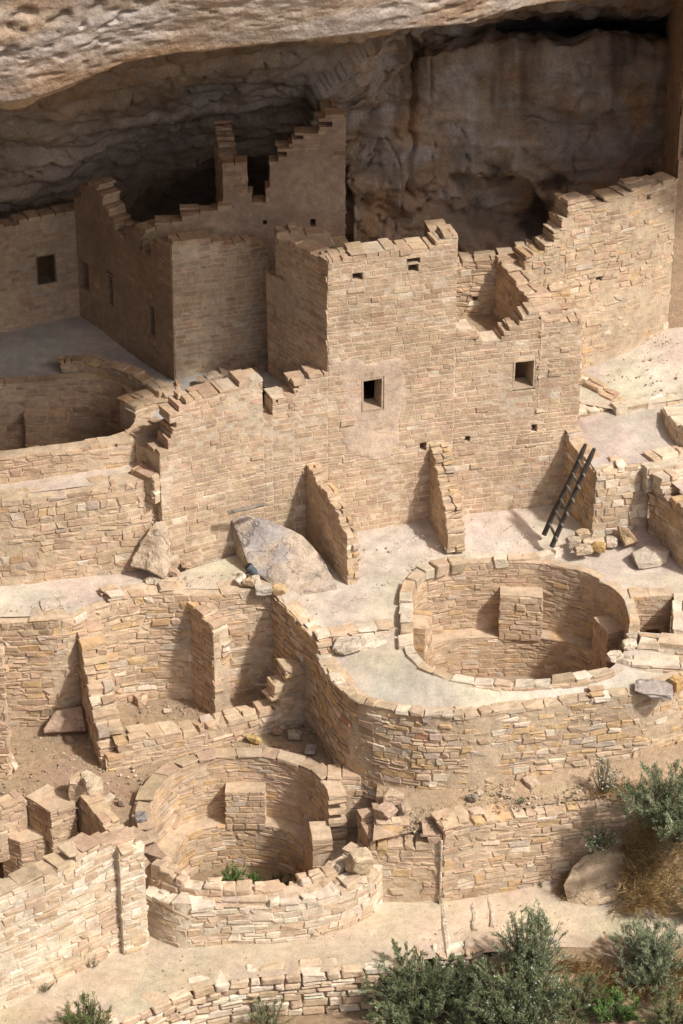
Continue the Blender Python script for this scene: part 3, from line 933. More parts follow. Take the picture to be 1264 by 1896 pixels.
plan_slab('ceiling', [pr + [-.1, .1], pr + up_, pb + up_, pb + [.1, .1]], 7.55, house)  # ceiling and closing walls added to keep the doorway dark
mbR = MB(); masonry(mbR, Path([pb + up_, pr + up_]), 5.5, 7.6, .3, 'kiva'); masonry(mbR, Path([pb + up_, pb]), 5.5, 7.6, .3, 'kiva'); masonry(mbR, Path([pr + up_ + [-.3, 0], pr + [-.3, 0]]), 5.5, 7.6, .3, 'kiva'); mbR.build('rear_wall', M_STONE, house)

# rooms on the right of the tower
room = thing('ruined_room', 'roofless broken room with a slanting dark side wall, right of the square tower', 'room', (*P(900, 560, 7.0), 5.5))
RB = Path([P(840, 482, 7.65), P(918, 473, 7.7), P(1046, 452, 7.85)], .1)
hole_b = opening_px(RB, (876, 547, 886, 557), 7.2)
mb1 = MB(); masonry(mb1, RB, 5.4, RB.px_top([(835, 488), (868, 482), (880, 478), (917, 474), (940, 474), (966, 471), (968, 461), (1000, 455), (1030, 451), (1050, 448)], 7.7), .4, 'rough', [hole_b])
mb1.build('back_wall', M_STONE, room)
b0, b1 = np.array(P(918, 473, 7.7)), np.array(P(1003, 577, 7.42))
SW = Path([b0 + (b0 - b1) * .02, b1])
mb1 = MB(); masonry(mb1, SW, 5.4, [7.74, 7.72, 7.62, 7.64, 7.5, 7.52, 7.44, 7.40, 7.36], .44, 'rough', over=dict(pal='tower'))
mb1.build('side_wall', M_STONE, room)
f_end = np.array(FAC.pt(FAC.L))
RR = Path([np.array(P(1046, 452, 7.85)) + [-.36, 0], f_end + [-.30, .3]])
mb1 = MB(); masonry(mb1, RR, 4.9, [7.35, 7.2, 7.1, 7.05, 7.0, 6.95], .36, 'rough')
mb1.build('end_wall', M_STONE, room)
plan_slab('floor', [np.array(FAC.pt(FAC.find(850, 6))) + [0, .3], f_end + [-.1, .3], np.array(P(1046, 452, 7.85)), np.array(P(840, 482, 7.65))], 5.45, room)
plan_slab('floor', [np.array(FAC.pt(FAC.find(850, 6))) + [.0, .32], f_end + [-.35, .32], np.array(P(1046, 452, 7.85)) + [-.3, -.05], np.array(P(840, 482, 7.65))], 6.52, room, .1)  # upper slab added to darken the room behind the window

# long wall on the right, up to the cliff
rw = thing('long_wall', 'long sunlit rubble wall with a jagged top, between the broken room and the cliff at right', 'wall', (*P(1150, 660, 5.3), 5.2))
LW = path_px([(962, 716, 5.2), (1016, 706, 5.2), (1046, 698, 5.2), (1070, 690, 5.2), (1160, 655, 5.35), (1236, 606, 5.6)], smooth=.25)
lw_top = [(970, 474), (984, 473), (985, 466), (1007, 463), (1008, 452), (1023, 448), (1024, 432), (1037, 427), (1038, 407), (1047, 403), (1048, 385), (1058, 371), (1085, 366), (1112, 375), (1140, 364), (1150, 354), (1165, 356), (1172, 345), (1200, 341), (1240, 330)]
lw_br = [LW.find(u_, 7.9) for u_ in (984.5, 1007.5, 1023.5, 1037.5, 1047.5)]
mb1 = MB(); masonry(mb1, LW, [5.0, 5.0, 5.1, 5.25, 5.5], LW.px_top(lw_top, 8.4), .42, 'rough', [opening_px(LW, (1197, 360, 1204, 371), 8.4), opening_px(LW, (1105, 513, 1117, 521), 7.)], breaks=lw_br,
        over=dict(mrec=.004, mort=(.50, .39, .275)))
mb1.build('wall', M_STONE, rw)

# square plastered tower at the right edge of the picture
sq = thing('plastered_tower', 'tall plastered tower wall at the right edge with dark window slots, reaching the cave roof', 'tower', (*P(1250, 606, 5.6), 5.4))
q0 = np.array(P(1234, 604, 5.6)); q1 = q0 + np.array([3.2, -.15])
SQ = Path([q0, q1])
sqo = [opening_px(SQ, (1256, 214, 1300, 297), 9.5), opening_px(SQ, (1257, 38, 1300, 101), 11.), opening_px(SQ, (1256, 144, 1292, 183), 10.)]
masonry_q = MB(); masonry(masonry_q, SQ, 5.2, 12.6, .45, 'plaster', sqo, over=dict(mort=(.43, .31, .21), mrec=-.022))
SQL = Path([q0 + np.array([.12, 4.2]), q0 + np.array([.0, .3])]); masonry(masonry_q, SQL, 5.2, 12.6, .45, 'plaster')
masonry_q.build('wall', M_STONE, sq)
for o_ in sqo: lining(SQ, o_, .43, sq, col=(.36, .25, .17))

# =================================================================== building under the overhang, left
Lc = np.array(P(325, 697, 5.9)); Lb = np.array(P(149, 584, 5.9)); Lr = np.array(P(500, 671, 5.9))
lh = thing('cave_house', 'shaded two storey house with a tall dark side wall, left of the square tower', 'house', (*Lc, 5.9))
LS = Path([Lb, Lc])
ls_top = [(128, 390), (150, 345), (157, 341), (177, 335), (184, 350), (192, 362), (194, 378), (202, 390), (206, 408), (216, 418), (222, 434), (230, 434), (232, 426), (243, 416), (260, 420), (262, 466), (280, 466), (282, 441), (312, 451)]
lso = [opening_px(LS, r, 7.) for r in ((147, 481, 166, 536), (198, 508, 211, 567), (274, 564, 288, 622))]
mb1 = MB(); masonry(mb1, LS, 5.8, LS.px_top(ls_top, 8.4), .36, 'plaster', lso, over=dict(mort=(.36, .255, .175), mrec=-.006)); mb1.build('side_wall', M_STONE, lh)  # darker reddish plaster; its colour also deepens the shade on this side
for o_ in lso: lining(LS, o_, .34, lh, col=(.36, .25, .17))
LF = Path([Lc, Lr])
mb1 = MB(); masonry(mb1, LF, 5.8, LF.px_top([(300, 451), (320, 447), (412, 442), (414, 452), (460, 448), (470, 456), (500, 452), (520, 452)], 8.5), .36, 'tower'); mb1.build('front_wall', M_STONE, lh)
# inner wall and the high back rooms share one line further in
IN0 = np.array(P(232, 430, 8.35)); IN1 = np.array(P(413, 392, 8.75)); IN2 = np.array(P(640, 380, 8.9))
mb1 = MB(); IW = Path([IN0 + [.3, -.1], IN1 + [.2, 0]]); masonry(mb1, IW, 6.2, IW.px_top([(240, 432), (262, 424), (330, 405), (332, 394), (392, 389), (395, 381), (434, 377), (450, 377)], 8.5), .34, 'plaster'); mb1.build('inner_wall', M_STONE, lh)
ln_ = np.array([2.34, 1.75]) / 2.92
plan_slab('floor', [Lb + ln_ * .2, Lc + ln_ * .25, Lr + [0, .3], IN1 + [.4, .4], Lb + ln_ * 1.2], 7.6, lh)

bt = thing('back_tower', 'plastered three storey tower with a tall keyhole doorway, deep under the cave roof', 'tower', (*IN1, 6.2))
BT = Path([np.array(P(412, 372, 8.9)), np.array(P(640, 366, 8.9))])
bt_top = [(405, 299), (458, 298), (459.5, 350), (466, 352), (467, 372), (490, 372), (491, 349), (498, 348), (499, 299), (520, 292), (526, 290), (529, 274), (541, 266), (546, 250), (560, 247), (602, 242), (604, 226), (607, 213), (624, 209), (632, 214), (634, 222)]
mb1 = MB(); masonry(mb1, BT, 6.2, BT.px_top(bt_top, 9.5), .34, 'plaster', [opening_px(BT, (487, 407, 493, 415), 8.6), opening_px(BT, (575, 410, 583, 418), 8.6)], breaks=[BT.find(u_, 9.2) for u_ in (459, 466.5, 490.5, 498.5)], over=dict(mrec=-.012, mamp=.014, mort=(.43, .31, .225))); mb1.build('front_wall', M_STONE, bt)
bl = np.array(BT.pt(0)); bd = np.array(BT.pt(BT.L)) - bl; bd /= np.linalg.norm(bd); bn = np.array([-bd[1], bd[0]])
mb1 = MB(); S2 = Path([bl + bn * 1.9 + bd * -.1, bl + bn * .34]); masonry(mb1, S2, 6.2, [9.75, 9.72, 9.7, 9.62, 9.55, 9.5, 9.4, 9.35], .3, 'rough', over=dict(pal='brown'))
br_ = np.array(BT.pt(BT.L)); S3 = Path([br_ + bn * 2.6 - bd * .32, br_ + bn * .3 - bd * .32]); masonry(mb1, S3, 6.2, 9.9, .32, 'plaster'); mb1.build('side_wall', M_STONE, bt)
# rear wall of the left cave floor
rwl = thing('rear_wall', 'shaded low wall with one black window, at the rear of the left cave floor', 'wall', (*P(70, 600, 5.9), 5.8))
RL = path_px([(-240, 655), (0, 613), (160, 583)], 5.9, .2)
rlo = opening_px(RL, (68, 473, 103, 525), 7.)
mb1 = MB(); masonry(mb1, RL, 5.75, RL.px_top([(-300, 440), (0, 418), (60, 404), (130, 388), (170, 380)], 8.), .36, 'tower', [rlo], over=dict(pal='brown', mort=(.42, .33, .25))); mb1.build('wall', M_STONE, rwl)
lining(RL, rlo, .34, rwl, col=(.2, .15, .11), t=.012)

# =================================================================== upper ground levels
K3 = [P(u, v, 5.75) for u, v in [(-190, 780), (-160, 742), (-100, 722), (0, 716), (91, 708), (177, 701), (218, 712), (243, 733), (253, 772), (238, 802), (127, 822), (0, 842), (-100, 840), (-170, 815)]]
K3P = Path(K3, .22, closed=True)
k3hole = [tuple(a) for a in K3P.q[:-1:3]]
patch('cave_floor', [(-300, 880, 5.6), (-120, 872, 5.6), (0, 862, 5.6), (120, 841, 5.6), (250, 815, 5.66), (330, 765, 5.8), (345, 735, 6.0), (480, 715, 6.0), (560, 730, 6.0), (640, 700, 6.0), (620, 640, 6.0), (330, 560, 5.95), (200, 560, 5.9), (0, 590, 5.9), (-300, 640, 5.9)],
      holes=[k3hole], col=(.46, .43, .40), amp=.02, hz=5.70)
patch('upper_terrace', [(-300, 930, 5.3), (0, 923, 5.3), (100, 908, 5.3), (200, 896, 5.3), (290, 872, 5.3), (330, 840, 5.3), (300, 800, 5.3), (0, 868, 5.3), (-300, 880, 5.3)], col=(.50, .42, .34), amp=.02)
patch('upper_terrace', [(1055, 760, 5.15), (1066, 742, 5.15), (1145, 760, 5.1), (1264, 738, 5.15), (1420, 730, 5.2), (1500, 620, 5.6), (1236, 592, 5.62), (1160, 645, 5.38), (1046, 690, 5.2), (1030, 700, 5.2)], col=C_DUST, amp=.03)
patch('upper_terrace', [(1046, 785, 4.8), (1097, 862, 4.76), (1198, 858, 4.76), (1300, 842, 4.76), (1500, 832, 4.76), (1500, 720, 5.05), (1264, 735, 5.05), (1140, 752, 5.02), (1055, 768, 5.0)], col=(.475, .41, .34), amp=.015)
K2 = [P(u, v, 3.2) for u, v in [(757, 1205), (757, 1120), (763, 1086), (790, 1062), (850, 1050), (930, 1046), (1000, 1046), (1080, 1061), (1130, 1084), (1157, 1110), (1166, 1150), (1160, 1200), (1135, 1236), (1060, 1256), (960, 1264), (880, 1262), (825, 1252), (780, 1234)]]
K2P = Path(K2, .12, closed=True)
k2hole = [tuple(a) for a in K2P.q[:-1:3]]
k2rec = [P(u, v, 3.2) for u, v in [(1150, 1112), (1242, 1106), (1246, 1178), (1150, 1176)]]
patch('plaza', [(300, 1070, 3.45), (520, 1000, 3.45), (800, 945, 3.4), (1010, 920, 3.4), (1100, 985, 3.4), (1200, 960, 3.4), (1400, 960, 3.4), (1400, 1100, 3.3), (1244, 1103, 3.22), (1165, 1103, 3.22), (1166, 1170, 3.2), (1240, 1176, 3.2), (1400, 1180, 3.2), (1400, 1235, 3.1), (1264, 1252, 3.05), (1100, 1288, 3.02),
                (930, 1308, 3.0), (860, 1317, 3.0), (780, 1314, 3.0), (706, 1300, 3.0), (658, 1284, 3.0), (630, 1258, 3.0), (600, 1222, 3.0), (594, 1192, 3.06), (568, 1160, 3.3), (527, 1116, 3.38), (510, 1082, 3.45), (400, 1091, 3.48), (304, 1088, 3.5), (167, 1117, 3.5), (120, 1140, 3.5), (0, 1142, 3.5), (-200, 1150, 3.5), (-200, 1085, 3.6), (0, 1078, 3.6), (280, 1052, 3.5)],
      holes=[k2hole], col=C_DUST, amp=.015, hz=3.2)

# =================================================================== left terraces and the round room at the upper left
jw = thing('terrace_wall', 'rough curved rubble wall of the upper left terrace, ending at a leaning slab', 'wall', (*P(120, 1075, 3.5), 3.4))
JW = path_px([(-260, 942), (-100, 936), (0, 930), (60, 923), (100, 915), (150, 909), (200, 903), (250, 894), (300, 878)], 5.3, .3)
mb1 = MB(); masonry(mb1, JW, 3.4, [5.27, 5.33, 5.26, 5.33, 5.28, 5.32, 5.3], .4, 'rough', over=dict(h=(.08, .17), jit=.026), cap=False); mb1.build('wall', M_STONE, jw)
k3 = thing('round_room', 'large shaded sunken round room at the upper left, cut by the picture edge', 'round room', (*P(40, 780, 5.7), 4.0))
mb1 = MB(); masonry(mb1, K3P, 4.0, 5.80, .26, 'kiva', over=dict(pal='brown'), cap=False); mb1.build('inner_wall', M_STONE, k3)
mb1 = MB(); KO = path_px([(-220, 900), (-100, 896), (0, 890), (150, 877), (250, 858), (310, 830)], 5.3, .3); masonry(mb1, KO, 5.25, KO.px_top([(-300, 852), (0, 849), (120, 838), (200, 824), (240, 812), (320, 775)], 5.7), .3, 'rough'); mb1.build('outer_wall', M_STONE, k3)
c3 = np.mean(K3, axis=0)
plan_slab('floor', k3hole, 4.05, k3, .1)
def pilaster(parent, u0, u1, vb, zb, zt, depth, style='kiva', mbx=None, pts=None):
    p = Path(pts if pts is not None else [P(u0, vb, zb), P(u1, vb, zb)])
    mb = MB(); masonry(mb, p, zb, zt, depth, style, endrag=.008, over=dict(mrec=.006, mamp=.006, jit=.016, plas=.0, h=(.09, .15)), cap=False)
    return mb.build('pilaster', M_STONE, parent)
pilaster(k3, 49, 131, 858, 4.2, 5.22, .5)
cw = thing('curb', 'low curved stone curb on the shaded cave floor beside the round room', 'curb', (*P(200, 690, 5.8), 5.8))
mb1 = MB(); CW = path_px([(112, 682), (150, 680), (190, 690), (250, 716), (297, 748)], 5.85, .15); masonry(mb1, CW, 5.75, [6.0, 6.02, 6.05, 6.05, 6.08], .26, 'thin'); mb1.build('wall', M_STONE, cw)
blk = thing('stub_wall', 'stepped stone block between the round room rim and the facade corner', 'wall', (*P(300, 760, 5.7), 5.5))
mb1 = MB(); masonry(mb1, path_px([(252, 800), (300, 782), (340, 778)], 5.5, .1), 5.4, [5.98, 6.02, 6.1], .5, 'rough')
mb1.build('wall', M_STONE, blk)
for n_, (a_, b_, zt_, lab) in enumerate([((252, 866), (298, 884), 5.74, 'upper of two dark stone steps beside the left corner of the facade'), ((240, 886), (286, 905), 5.45, 'lower of two dark stone steps beside the left corner of the facade')]):
    st_ = thing('stone_step', lab, 'step', (*P(*a_, 5.0), 5.0))
    mb1 = MB(); masonry(mb1, path_px([a_, b_], 5.2), 4.9, zt_, .5, 'rough', over=dict(h=(.1, .18))); mb1.build('wall', M_STONE, st_)

# =================================================================== spur walls on the plaza
s1 = thing('spur_wall', 'left spur wall leaning out from the facade, its top falling in steps towards a sloping grey slab', 'wall', (*P(610, 1040, 3.4), 3.4))
mb1 = MB(); S1 = Path([P(568, 1000, 3.4), P(600, 1035, 3.4), P(643, 1074, 3.4)], .2)
masonry(mb1, S1, 3.3, S1.px_top([(555, 848), (566, 850), (585, 885), (600, 905), (625, 945), (640, 985), (650, 1000)], 4.8), .22, 'thin'); mb1.build('wall', M_STONE, s1)
s2 = thing('spur_wall', 'right spur wall falling in steep steps from the facade, below the small beam holes', 'wall', (*P(820, 990, 3.4), 3.4))
mb1 = MB(); S2b = Path([P(791, 958, 3.4), P(828, 1014, 3.4)])
masonry(mb1, S2b, 3.3, [5.05, 5.0, 4.85, 4.66, 4.5, 4.3, 4.1, 3.9, 3.72], .33, 'thin', endrag=.06); mb1.build('wall', M_STONE, s2)
# ladder terrace on the right
tw = thing('ladder_terrace', 'stone terrace block with squared blocks, behind the wooden ladder', 'terrace wall', (*P(1100, 990, 3.4), 3.4))
mb1 = MB(); TS = Path([P(1036, 930, 3.4), P(1095, 992, 3.4)]); masonry(mb1, TS, 3.3, TS.px_top([(1020, 775), (1036, 782), (1048, 800), (1062, 822), (1080, 842), (1095, 866), (1110, 870)], 4.8), .3, 'kiva', over=dict(pal='ochre')); mb1.build('side_wall', M_STONE, tw)
mb1 = MB(); TF = Path([P(1096, 993, 3.4), P(1198, 980, 3.4)]); masonry(mb1, TF, 3.3, 4.78, .4, 'rough', over=dict(pal='pale', h=(.1, .16), w=(.16, .32), mrec=.012, mort=(.5, .4, .29)), cap=False); mb1.build('front_wall', M_STONE, tw)
tw2 = thing('terrace_wall', 'curved shaded wall of the stepped terrace at the right edge, right of the ladder', 'wall', (*P(1230, 1010, 3.4), 3.4))
mb1 = MB(); T2 = Path([P(1198, 985, 3.4), P(1226, 1003, 3.4), P(1250, 1030, 3.4), P(1290, 1060, 3.4), P(1400, 1090, 3.4)], .2); masonry(mb1, T2, 3.2, T2.px_top([(1190, 884), (1224, 896), (1226, 914), (1264, 932), (1300, 950), (1400, 960)], 4.5), .34, 'rough', over=dict(pal='ochre', mrec=.01)); mb1.build('wall', M_STONE, tw2)
patch('upper_terrace', [(1200, 872, 4.55), (1234, 886, 4.55), (1266, 912, 4.55), (1400, 942, 4.55), (1500, 940, 4.55), (1500, 850, 4.55), (1300, 852, 4.55)], col=C_DUST, amp=.02)
T3w = thing('terrace_wall', 'pale low step of flat stones on the upper terrace at the right edge', 'wall', (*P(1250, 860, 4.6), 4.6))
mb1 = MB(); masonry(mb1, path_px([(1205, 872), (1264, 856), (1400, 840)], 4.6, .1), 4.5, 4.86, .3, 'pale'); masonry(mb1, path_px([(1198, 872), (1300, 855), (1500, 843)], 4.75), 4.3, 4.8, .25, 'pale', cap=False); masonry(mb1, path_px([(1222, 905), (1264, 892), (1400, 870)], 4.5), 4.4, 4.72, .25, 'pale'); mb1.build('wall', M_STONE, T3w)
rr4 = thing('curved_wall', 'pale curved rubble wall facing the ladder terrace at the right edge', 'wall', (*P(1250, 800, 4.75), 4.7))
mb1 = MB(); masonry(mb1, path_px([(1224, 782), (1228, 802), (1246, 824), (1275, 842), (1330, 850)], 4.75, .2), 4.65, [5.1, 5.2, 5.25, 5.3, 5.3], .8, 'pale', over=dict(h=(.1, .2))); mb1.build('wall', M_STONE, rr4)
lowb = thing('low_wall', 'short brown broken wall on the upper terrace below the long sunlit wall', 'wall', (*P(1100, 745, 4.8), 4.7))
mb1 = MB(); masonry(mb1, path_px([(1062, 735), (1100, 752), (1142, 772)], 4.85, .05), 4.7, [5.35, 5.28, 5.2, 5.16], .24, 'rough'); masonry(mb1, path_px([(1052, 782), (1100, 776), (1136, 766)], 4.9), 4.75, 5.16, .3, 'pale'); masonry(mb1, path_px([(1140, 768), (1264, 746), (1420, 738)], 5.03), 4.8, 5.17, .25, 'pale', cap=False); mb1.build('wall', M_STONE, lowb)
curb = thing('curb', 'row of flat pale stones set in the plaza floor behind the upper round room', 'curb', (*P(980, 1032, 3.4), 3.4))
mb1 = MB(); masonry(mb1, path_px([(912, 1037), (960, 1036), (1010, 1028), (1062, 1012)], 3.33, .1), 3.2, 3.37, .15, 'pale', over=dict(w=(.2, .45), h=(.15, .2))); mb1.build('wall', M_STONE, curb)

# =================================================================== upper round room
k2 = thing('round_room', 'open sunlit round room sunk in the plaza below the ladder', 'round room', (*P(945, 1155, 3.2), .9))
mb1 = MB(); masonry(mb1, K2P, .9, np.interp(K2P.s / K2P.L, [0, .1, .2, .45, .56, 1], [3.19, 3.2, 3.27, 3.27, 3.18, 3.17]), .17, 'kiva', cap=False); mb1.build('inner_wall', M_STONE, k2)
cen = np.mean(K2, axis=0)
K2B = Path([cen + (np.array(a) - cen) * (1 - .27 / np.linalg.norm(np.array(a) - cen)) for a in K2P.q[:-1]], .1, closed=True)
mb1 = MB(); masonry(mb1, K2B, .9, 1.86, .3, 'kiva', over=dict(pal='warm'), cap=False); mb1.build('bench', M_STONE, k2)
plan_slab('floor', k2hole, .98, k2, .1)
def pil_at(parent, path, u, z, width, zb, zt, depth=.34):
    s = path.find(u, z) if not isinstance(u, tuple) else u[0]
    a, b = np.array(path.at(np.array([s - width / 2]), np.array([-.02]))).ravel(), np.array(path.at(np.array([s + width / 2]), np.array([-.02]))).ravel()
    return pilaster(parent, 0, 0, 0, zb, zt, depth, pts=[a, b])
def s_near(path, pt):
    return float(path.s[np.argmin(((path.q - np.array(pt)) ** 2).sum(1))])
for (u, v, wdt, zt) in ((962, 1182, .8, 2.74), (795, 1215, .62, 2.62), (1140, 1215, .62, 2.62)):
    s_ = s_near(K2B, P(u, v, 1.86))
    pil_at(k2, K2B, (s_,), 0, wdt, 1.8, zt)
# coping stones of the rim
def coping(parent, path, s0, s1, z, th, w=(.2, .42), h=.13, d=-.06, pal='pale', seed=1, name='rim'):
    rng = np.random.default_rng(seed)
    ctr, half = [], []
    s = s0
    while s < s1:
        w_ = rng.uniform(*w); dd = rng.uniform(.85, 1.15) * th
        ctr.append((s + w_ / 2, d + dd / 2 + rng.uniform(-.02, .02), z + rng.uniform(-.02, .02))); half.append((w_ / 2 - .011, dd / 2, h / 2 * rng.uniform(.8, 1.25))); s += w_
    n = len(ctr); mb = MB()
    def mp(s, d, z):
        s = np.mod(s, path.L)
        x, y = path.at(s, d); return np.stack([x, y, z], 1)
    stones_mesh(mb, ctr, half, [.012] * n, [.028] * n, pick_cols(rng, n, pal), rng, mp, rng.normal(0, .04, n))
    return mb.build(name, M_STONE, parent)
sA = s_near(K2P, P(1130, 1238, 3.2)); sB = K2P.L + s_near(K2P, P(757, 1205, 3.2)) * 0
coping(k2, K2P, sA, K2P.L, 3.2, .18, seed=4, h=.08)
coping(k2, K2P, 0, s_near(K2P, P(850, 1050, 3.2)), 3.25, .24, seed=5, h=.18)
# recess on its right side and the stone benches beside it
rec = thing('recess_wall', 'low stone recess with a black vent hole, on the right of the upper round room', 'wall', (*P(1205, 1110, 3.2), 2.2))
RCP = path_px([(1166, 1106), (1246, 1104)], 3.22)
mb1 = MB(); masonry(mb1, RCP, 2.3, 3.24, .3, 'kiva', [opening_px(RCP, (1196, 1166, 1220, 1178), 2.6)], cap=False)
masonry(mb1, path_px([(1246, 1100), (1246, 1182)], 3.2), 2.3, 3.26, .3, 'pale'); mb1.build('wall', M_STONE, rec)
plan_slab('floor', [P(a, b, 3.2) for a, b in [(1150, 1112), (1250, 1104), (1260, 1190), (1150, 1190)]], 2.45, rec, .1)
for n_, (pts_, zt_, lab) in enumerate([([(1182, 1212), (1264, 1218), (1400, 1222)], 3.42, 'upper course of pale stone benches at the right of the upper round room'),
                                       ([(1164, 1240), (1264, 1244), (1400, 1240)], 3.24, 'lower course of pale stone benches at the right of the upper round room')]):
    b_ = thing('stone_bench', lab, 'bench', (*P(*pts_[0], 3.1), 3.0))
    mb1 = MB(); masonry(mb1, path_px(pts_, 3.1), 2.9, zt_, .3, 'pale', over=dict(h=(.11, .16), w=(.22, .5))); mb1.build('wall', M_STONE, b_)
stp = thing('stone_step', 'step of two pale blocks on the plaza left of the upper round room', 'step', (*P(660, 1190, 3.1), 3.0))
mb1 = MB(); masonry(mb1, path_px([(586, 1200), (650, 1190), (730, 1182)], 3.1), 2.95, 3.32, .25, 'pale', over=dict()); mb1.build('wall', M_STONE, stp)

# =================================================================== big retaining wall of the plaza
dw_ = thing('retaining_wall', 'big curved retaining wall with yellowish stones, carrying the plaza of the upper round room', 'wall', (*P(850, 1330, 3.0), 1.3))
DW = path_px([(499, 1093, 3.4), (520, 1120, 3.35), (560, 1163, 3.3), (584, 1196, 3.1), (592, 1228, 3.0), (617, 1268, 3.0), (650, 1298, 3.0), (700, 1315, 3.0), (780, 1329, 3.0), (870, 1331, 3.0), (930, 1321, 3.0), (1000, 1313, 3.0), (1100, 1300, 3.0), (1200, 1287, 3.0), (1264, 1262, 3.05), (1400, 1210, 3.1)], smooth=.18)
fr = lambda u: np.interp(U(DW.q[:, 0], DW.q[:, 1], 3.0), [500, 590, 650, 1400], [0, 1, 2, 3])
dtop = DW.px_top([(490, 1085), (500, 1090), (520, 1117), (560, 1160), (585, 1192), (592, 1222), (620, 1262), (650, 1292), (700, 1308), (780, 1322), (870, 1324), (930, 1314), (1000, 1306), (1100, 1293), (1200, 1280), (1264, 1255), (1400, 1200)], 3.1)
mb1 = MB(); sM = DW.find(640, 3.0)
masonry(mb1, DW, 1.15, dtop, .27, 'ochre', over=dict(mamp=.016), cap=False)
mb1.build('wall', M_STONE, dw_)

coping(dw_, DW, 1.75, DW.L - .2, 3.05, .2, seed=8, h=.075, d=-.03, w=(.15, .36))

# =================================================================== rooms at the left middle
rb = thing('room_back_wall', 'wide rubble wall behind the three small rooms at left, holding up the middle terrace', 'wall', (*P(280, 1290, 1.3), 1.2))
RBK = path_px([(-200, 1165), (0, 1150), (126, 1150), (167, 1126), (223, 1110), (304, 1096), (364, 1104), (405, 1100), (470, 1088), (505, 1088)], 3.5, .3)
mb1 = MB(); masonry(mb1, RBK, 1.2, [3.52, 3.5, 3.54, 3.5, 3.54, 3.5, 3.52, 3.54, 3.5, 3.52, 3.48], .4, 'rough', over=dict(), cap=False); mb1.build('wall', M_STONE, rb)
p1 = thing('partition_wall', 'left partition wall between the small rooms, its front end crumbled low', 'wall', (*P(190, 1400, 1.3), 1.2))
mb1 = MB(); P1 = Path([P(149, 1322, 1.3), P(168, 1372, 1.3), P(188, 1424, 1.3)]); masonry(mb1, P1, 1.15, P1.px_top([(140, 1160), (149, 1168), (152, 1185), (160, 1230), (168, 1290), (174, 1330), (188, 1345), (196, 1380), (204, 1400)], 3.0) * 0 + np.interp(P1.s / P1.L, [0, .15, .3, .5, .7, .8, .92, 1], [3.38, 3.2, 2.9, 2.6, 2.25, 2.1, 1.85, 1.45]), .42, 'rough'); mb1.build('wall', M_STONE, p1)
p2 = thing('partition_wall', 'right partition wall of the small rooms, tall and straight with a pale upright end', 'wall', (*P(390, 1320, 1.3), 1.2))
mb1 = MB(); P2 = Path([P(343, 1284, 1.3), P(400, 1328, 1.3)]); masonry(mb1, P2, 1.2, [3.52, 3.45, 3.4, 3.35, 3.28, 3.24, 3.2], .34, 'rough', endrag=.03, over=dict()); mb1.build('wall', M_STONE, p2)
fw = thing('low_wall', 'low front wall of the small rooms with large flat cap stones, stepping up at its right end', 'wall', (*P(380, 1390, 1.35), 1.2))
FWP = path_px([(196, 1430), (238, 1423), (304, 1408), (380, 1388), (506, 1356), (575, 1338)], 1.3, .2)
mb1 = MB(); masonry(mb1, FWP, 1.15, FWP.px_top([(190, 1400), (215, 1395), (228, 1372), (253, 1362), (354, 1349), (440, 1328), (502, 1312), (512, 1308), (514, 1262), (530, 1258), (534, 1240), (570, 1232), (590, 1232)], 1.9), .34, 'rough', over=dict()); mb1.build('wall', M_STONE, fw)
lfw = thing('end_wall', 'broken wall end of red stones at the left edge beside the small rooms', 'wall', (*P(0, 1420, 1.3), 1.2))
mb1 = MB(); masonry(mb1, path_px([(-160, 1450), (22, 1440)], 1.3), 1.1, path_px([(-160, 1450), (22, 1440)], 1.3).px_top([(-200, 1200), (0, 1210), (12, 1225), (22, 1235), (40, 1250)], 3.3), .32, 'rough', over=dict(pal='brown')); mb1.build('wall', M_STONE, lfw)

# =================================================================== lower round room
K1 = [P(u, v, z) for u, v, z in [(312, 1606, 1.05), (286, 1560, 1.3), (276, 1510, 1.4), (288, 1462, 1.45), (325, 1422, 1.45), (385, 1404, 1.45), (440, 1400, 1.45), (490, 1402, 1.45), (540, 1411, 1.45), (585, 1432, 1.45), (606, 1462, 1.45), (612, 1520, 1.35), (612, 1570, 1.1), (580, 1614, .97), (530, 1633, .95), (470, 1639, .95), (400, 1636, .95), (345, 1623, .97)]]
K1P = Path(K1, .12, closed=True); k1hole = [tuple(a) for a in K1P.q[:-1:3]]
k1rec = [P(u, v, 1.4) for u, v in [(606, 1446), (690, 1446), (690, 1600), (606, 1600)]]
patch('room_floor', [(-200, 1530, 1.25), (0, 1492, 1.28), (48, 1474, 1.3), (105, 1480, 1.3), (150, 1480, 1.3), (215, 1545, 1.3), (262, 1576, 1.3), (300, 1590, 1.25), (440, 1520, 1.25), (560, 1500, 1.3), (612, 1440, 1.35), (700, 1440, 1.4), (690, 1400, 1.35), (600, 1330, 1.3), (560, 1240, 1.3), (350, 1260, 1.3), (100, 1300, 1.3), (-200, 1360, 1.3)],
      holes=[k1hole], mat=M_GRAVEL, col=(.36, .262, .175), amp=.03)
k1 = thing('round_room', 'deep lower round room with weeds on its floor, beside the path', 'round room', (*P(450, 1530, 1.4), -.8))
fA, fB = s_near(K1P, P(606, 1474, 1.42)) / K1P.L, s_near(K1P, P(612, 1572, 1.08)) / K1P.L
mb1 = MB(); masonry(mb1, K1P, -.8, np.interp(K1P.s / K1P.L, [0, .05, .1, .5, fA - .004, fA + .004, fB - .004, fB + .004, .8, 1], [.9, 1.2, 1.42, 1.45, 1.43, .42, .42, .9, .85, .85]), .3, 'kiva', cap=False); mb1.build('inner_wall', M_STONE, k1)
cen1 = np.mean(K1, axis=0)
K1B = Path([cen1 + (np.array(a) - cen1) * (1 - .27 / np.linalg.norm(np.array(a) - cen1)) for a in K1P.q[:-1]], .1, closed=True)
